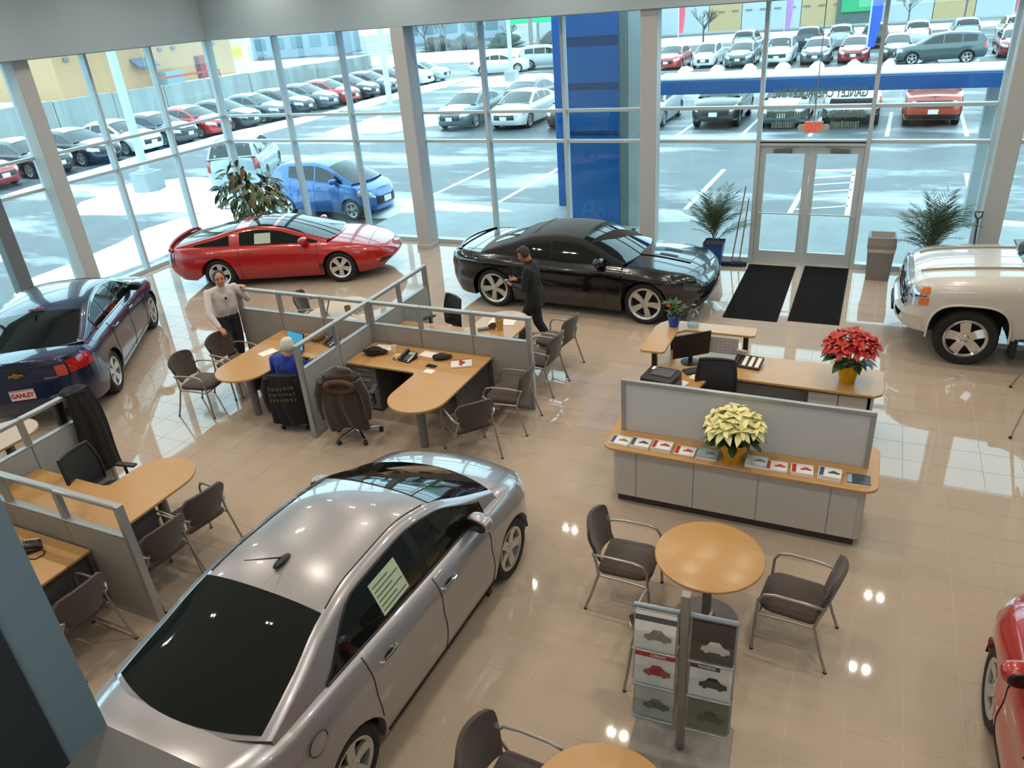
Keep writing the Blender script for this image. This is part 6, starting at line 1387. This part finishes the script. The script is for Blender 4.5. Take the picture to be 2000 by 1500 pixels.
for k, (x, y, h, lab) in enumerate(((-51, 86, 4.6, 'bare street tree in the verge left of the second light pole'), (-47, 84, 4.4, 'bare street tree beside the brown bushes on the verge'), (-42, 82, 4.2, 'bare street tree in the verge near the far light pole'), (-37, 80, 4.2, 'bare street tree just left of the green sign'), (-15, 73, 3.6, 'bare tree beside the pink feather flag'), (1.2, 84, 4.2, 'bare tree in front of the white store wall at right'), (5.7, 85, 4.4, 'bare tree in front of the cream store panel at right'))): bare_tree(lab, (x, y, ZG), 40+k, h)
def bush(label, loc, r, seed, col, nl=320):
    rn = random.Random(seed); o = thing('bush', label, 'bush', loc); q = MB(); lump(q, (0, 0, r[2]*.6), (r[0]*.6, r[1]*.6, r[2]*.5), seed, .45); q.build('core', mat('bush_'+col, col, .95, var=.5, scale=6, bump=.8), o, smooth=70); q = MB()
    for k in range(nl): a, e = rn.uniform(0, 6.3), rn.uniform(0, 1.5); d = Vector((math.cos(a)*math.cos(e)*r[0], math.sin(a)*math.cos(e)*r[1], math.sin(e)*r[2])); q.tube([d*.5, d*rn.uniform(.9, 1.2)], [.04, .01], 3)
    tag(q.build('twigs', MATS['bush_'+col], o, smooth=0), kind='stuff')
for k, (x, y, w, c, lab) in enumerate(((-49, 86, 2.6, '5c5350', 'brown bush on the verge under the left street tree'), (-45, 85, 2.4, '5b5a55', 'brown bush on the verge under the middle street trees'), (-39.5, 84, 2.6, '4b5550', 'dark bush on the verge left of the far pole'), (-33, 84, 2.8, '54504e', 'dark bush below the green roadside sign'), (-28, 85, 2.6, '6e4a44', 'reddish brown bush right of the green sign'), (-62, 70, 1.2, '6a7370', 'small round bush beyond the wall-side row'))): bush(lab, (x, y, ZG), (w, 1.2, 1.5), 60+k, c)
for x, y, lab in ((-54.2, 59, 'dark dumpster on the snow beyond the cream building'), (-51.8, 59, 'second dark dumpster right of the first beyond the cream building'), (-48.6, 60, 'dark dumpster nearest the far lot entrance')):
    o = thing('dumpster', lab, 'dumpster', (x, y, ZG), .1, 'dark dumpsters'); MB().bb(-1, 1, -.6, .6, .1, 1.1, .05).build('bin', mat('dumpster_dark', '30393a', .6), o); MB().bb(-1.02, 1.02, -.62, .62, 1.1, 1.18, .03).build('lid', mat('dumpster_lid', '1f2526', .6), o)
# dark far ranks of shops and cars behind the cream building
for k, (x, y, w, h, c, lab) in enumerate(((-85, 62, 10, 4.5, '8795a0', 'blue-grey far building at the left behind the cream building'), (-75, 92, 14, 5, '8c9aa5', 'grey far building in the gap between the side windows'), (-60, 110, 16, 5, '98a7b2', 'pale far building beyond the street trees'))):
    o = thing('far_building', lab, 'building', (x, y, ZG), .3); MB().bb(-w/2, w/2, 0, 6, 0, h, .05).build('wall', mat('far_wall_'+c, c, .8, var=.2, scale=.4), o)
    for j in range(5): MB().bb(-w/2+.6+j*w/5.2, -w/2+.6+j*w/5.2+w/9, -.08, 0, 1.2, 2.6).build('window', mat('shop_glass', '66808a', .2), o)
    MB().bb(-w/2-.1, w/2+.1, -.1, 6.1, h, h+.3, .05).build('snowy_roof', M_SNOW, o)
# ---- parked cars outside
def lowspec(base, **k): q = dict(base); q.update(k); return q
OUT = dict(cat='car', trim=None)
SPX_SEDAN = lowspec(SP_MALIBU, name='parked_sedan', label='x', plate_txt=None, plate_f=(2.36, 0, .52), **OUT)
SPX_SEDAN['patches'] = [('headlight', .10, .23, .70, .93, M_HEAD), ('taillight', .765, .90, .70, .93, M_TAIL)]
SPX_HATCH = lowspec(SP_HATCH, name='parked_hatchback', label='x', **OUT)
SPX_SUV = spec(name='parked_suv', label='x', cat='car', wb=2.75, R=.36, rim=.24, Ra=.41, tw=.23, spokes=(5, .3, .4, 0), xf=[(0, 2.22), (.3, 2.32), (.7, 2.30), (1, 2.2)], xr=[(0, -2.3), (.3, -2.38), (.7, -2.36), (1, -2.3)],
    w=[(-2.4, .88), (-1.4, .93), (0, .93), (1.4, .93), (2.3, .88)], sec=SEC, zb=[(-2.4, .34), (0, .27), (2.3, .3)], zs=[(-2.35, 1.16), (0, 1.10), (.9, 1.07), (1.5, 1.02), (2.0, .93), (2.3, .82)], zc=[(-2.35, 1.2), (0, 1.15), (.9, 1.14), (1.5, 1.1), (2.0, 1.0), (2.3, .86)], nf=3.4, nr=5,
    zr=[(1.15, 1.12), (.75, 1.38), (.38, 1.60), (-.2, 1.70), (-1.4, 1.68), (-1.9, 1.60), (-2.25, 1.2)], ws=.4, rw=-1.85, edge=.07, tum=.30, tum2=.1, bow=.14, bowr=.05, sidew=[(-.08, .86, .02, .07), (-1.0, -.14, .02, .07), (-1.75, -1.06, .03, .08)], mirror=.7,
    patches=[('headlight', .11, .23, .68, .93, M_HEAD), ('taillight', .79, .88, .55, .98, M_TAIL)], cpatches=[('grille', .10, .45, .85, M_BLKTRIM)], plate_f=(2.33, 0, .58), plate_r=(-2.39, 0, .85))
SPX_JEEP = lowspec(SPX_SUV, name='parked_off_roader', nf=7, nr=8, sec=[(0, .96), (.3, 1), (.8, .99), (1, .95)], zs=[(-2.3, 1.14), (0, 1.12), (1.0, 1.10), (2.0, 1.06), (2.3, 1.02)], zc=[(-2.3, 1.16), (1.0, 1.16), (2.0, 1.12), (2.3, 1.06)], zr=[(.95, 1.14), (.75, 1.4), (.55, 1.68), (.1, 1.76), (-1.7, 1.76), (-2.1, 1.72), (-2.28, 1.2)], ws=.57, rw=-2.1, tum=.14, bow=.06,
    patches=[('headlight', .045, .085, .62, .86, M_HEAD), ('taillight', .79, .84, .5, .9, M_TAIL), ('bumper', .0, .2, .03, .25, M_BLKTRIM)], cpatches=[('grille', .04, .58, .88, mat('grille_rust', '5c2416', .5))])
SPX_TRUCK = lowspec(SP_TRUCK, name='parked_truck', label='x', cat='truck')
PROTO = {}
def snow_on(root, s):
    up = lambda p: Vector((0, 0, 1))
    patch(s.roof, frange(s.rwT-.1, s.wsT+.05, 6), lambda x: (-.8, .8), 7, .035, up).build('roof_snow', M_CARSNOW, root, smooth=70)
    u0 = .055; u1 = s.u_of(s.g0+.12)
    patch(lambda u, v: s.Q(max(u, 1e-6), v), frange(u0, u1, 6), lambda u: (-.72, .72), 7, .03, up).build('hood_snow', M_CARSNOW, root, smooth=70)
def outcar(q, col, loc, deg, label, group, snow=True, metal=.2):
    key = (q['name'], snow); pm = paint('out_'+col, col, metal, .3)
    if key not in PROTO:
        r, s = build_car(q, pm, 1)
        if snow: snow_on(r, s)
        PROTO[key] = (r, pm); o = r
    else:
        r, pm0 = PROTO[key]; o = copy_tree(r)
        for c in o.children:
            for sl in c.material_slots:
                if sl.material == pm0: sl.link = 'OBJECT'; sl.material = pm
    o.location = (loc[0], loc[1], ZG); o.rotation_euler = (0, 0, D(deg)); tag(o, label, q['cat'], group); return o
BK, GR, WH, SV, RD, DB = '16191c', '4b565a', 'd7dbdc', '9aa3a8', 'b01e1c', '232d3a'
ORD = ['first', 'second', 'third', 'fourth', 'fifth', 'sixth', 'seventh', 'eighth', 'ninth', 'tenth', 'eleventh', 'twelfth', 'thirteenth', 'fourteenth', 'fifteenth', 'sixteenth']
NM = {BK: 'black', GR: 'dark grey', WH: 'white', SV: 'silver', RD: 'red', DB: 'dark blue'}
for k, (y, c) in enumerate(((18.6, RD), (21.0, BK), (23.4, BK), (25.7, WH), (27.9, BK), (30.2, RD), (32.4, BK), (34.8, GR), (36.9, BK), (39.2, GR), (41.4, RD), (43.6, BK), (45.9, GR), (48.2, BK), (50.5, WH), (52.8, SV))):
    outcar(SPX_SEDAN, c, (-32.75+.05*k, y), 0, '%s snow-topped sedan, %s from the left in the wall-side row' % (NM[c], ORD[k]), 'sedans in the wall-side row')
for k, (x, c, q, lab) in enumerate(((-17.6, GR, SPX_SEDAN, 'grey-green sedan at the left end of the near lot row'), (-14.9, WH, SPX_SEDAN, 'white sedan between two dark cars in the near lot row'), (-12.2, BK, SPX_SEDAN, 'black sedan beside the blue tower in the near lot row'),
        (-8.9, SV, SPX_SEDAN, 'silver sedan right of the blue tower in the near lot row'), (-5.9, BK, SPX_SUV, 'black sport utility in the near lot row left of the doors'), (-3.4, GR, SPX_SEDAN, 'dark sedan behind the door lettering in the near lot row'), (-1.0, WH, SPX_TRUCK, 'white pickup behind the door lettering in the near lot row'), (1.65, 'a8381c', SPX_JEEP, 'orange red off-roader facing the showroom right of the doors'), (4.7, GR, SPX_SUV, 'dark grey sport utility at the right end of the near lot row'))):
    outcar(q, c, (x, 33.3 if q is not SPX_TRUCK else 33.9), -90, lab, 'cars in the near lot row', q is SPX_SEDAN and c in (GR, BK), .1)
for k, (x, c, q) in enumerate(((-13.6, RD, SPX_SEDAN), (-11.2, WH, SPX_HATCH), (-8.9, GR, SPX_SEDAN), (-6.5, WH, SPX_SUV), (-4.2, GR, SPX_SEDAN), (-2.0, '9c2428', SPX_SEDAN), (.4, BK, SPX_SEDAN), (6.6, '8e2430', SPX_SEDAN))):
    outcar(q, c, (x, 56.4), -90, '%s car, %s from the left in the second lot row' % (NM.get(c, 'maroon'), ORD[k]), 'cars in the second lot row')
outcar(SPX_SUV, '3c4c4e', (2.6, 53.0), 180, 'dark green sport utility crossing the lot in front of the second row', None, False)
for k, (x, c, q) in enumerate(((-10.2, SV, SPX_SUV), (-5.6, DB, SPX_SUV), (-3.4, SV, SPX_SUV), (-1.1, BK, SPX_SUV), (1.6, WH, SPX_SUV), (4.6, SV, SPX_SUV), (7.6, WH, SPX_SUV))):
    outcar(q, c, (x, 66.5), 90, '%s sport utility seen from behind, %s from the left in the third lot row' % (NM[c], ORD[k]), 'cars in the third lot row', False)
outcar(SPX_SEDAN, WH, (-27.5, 57.5), 20, 'white sedan at the far end of the wall-side row', None)
outcar(SPX_SUV, SV, (-24.5, 60.0), 15, 'silver van-like car beyond the far light pole', None)
outcar(SPX_TRUCK, WH, (-27.5, 92), 0, 'white pickup at the far shop front', None, False)
outcar(SPX_SEDAN, DB, (-16.6, 38.5), 90, 'dark sedan showing its red taillight behind the near lot row', None, True)
outcar(SPX_SUV, SV, (-20.3, 20.9), 122, 'silver sport utility seen from behind beside the corner plant', None, False)
# blue hatchback by the glass
car_sp, sh_sp = build_car(SP_HATCH, paint('sky_blue', '2863a8', .2, .3)); car_sp.location = (-14.05, 17.6, ZG); car_sp.rotation_euler = (0, 0, D(-3))
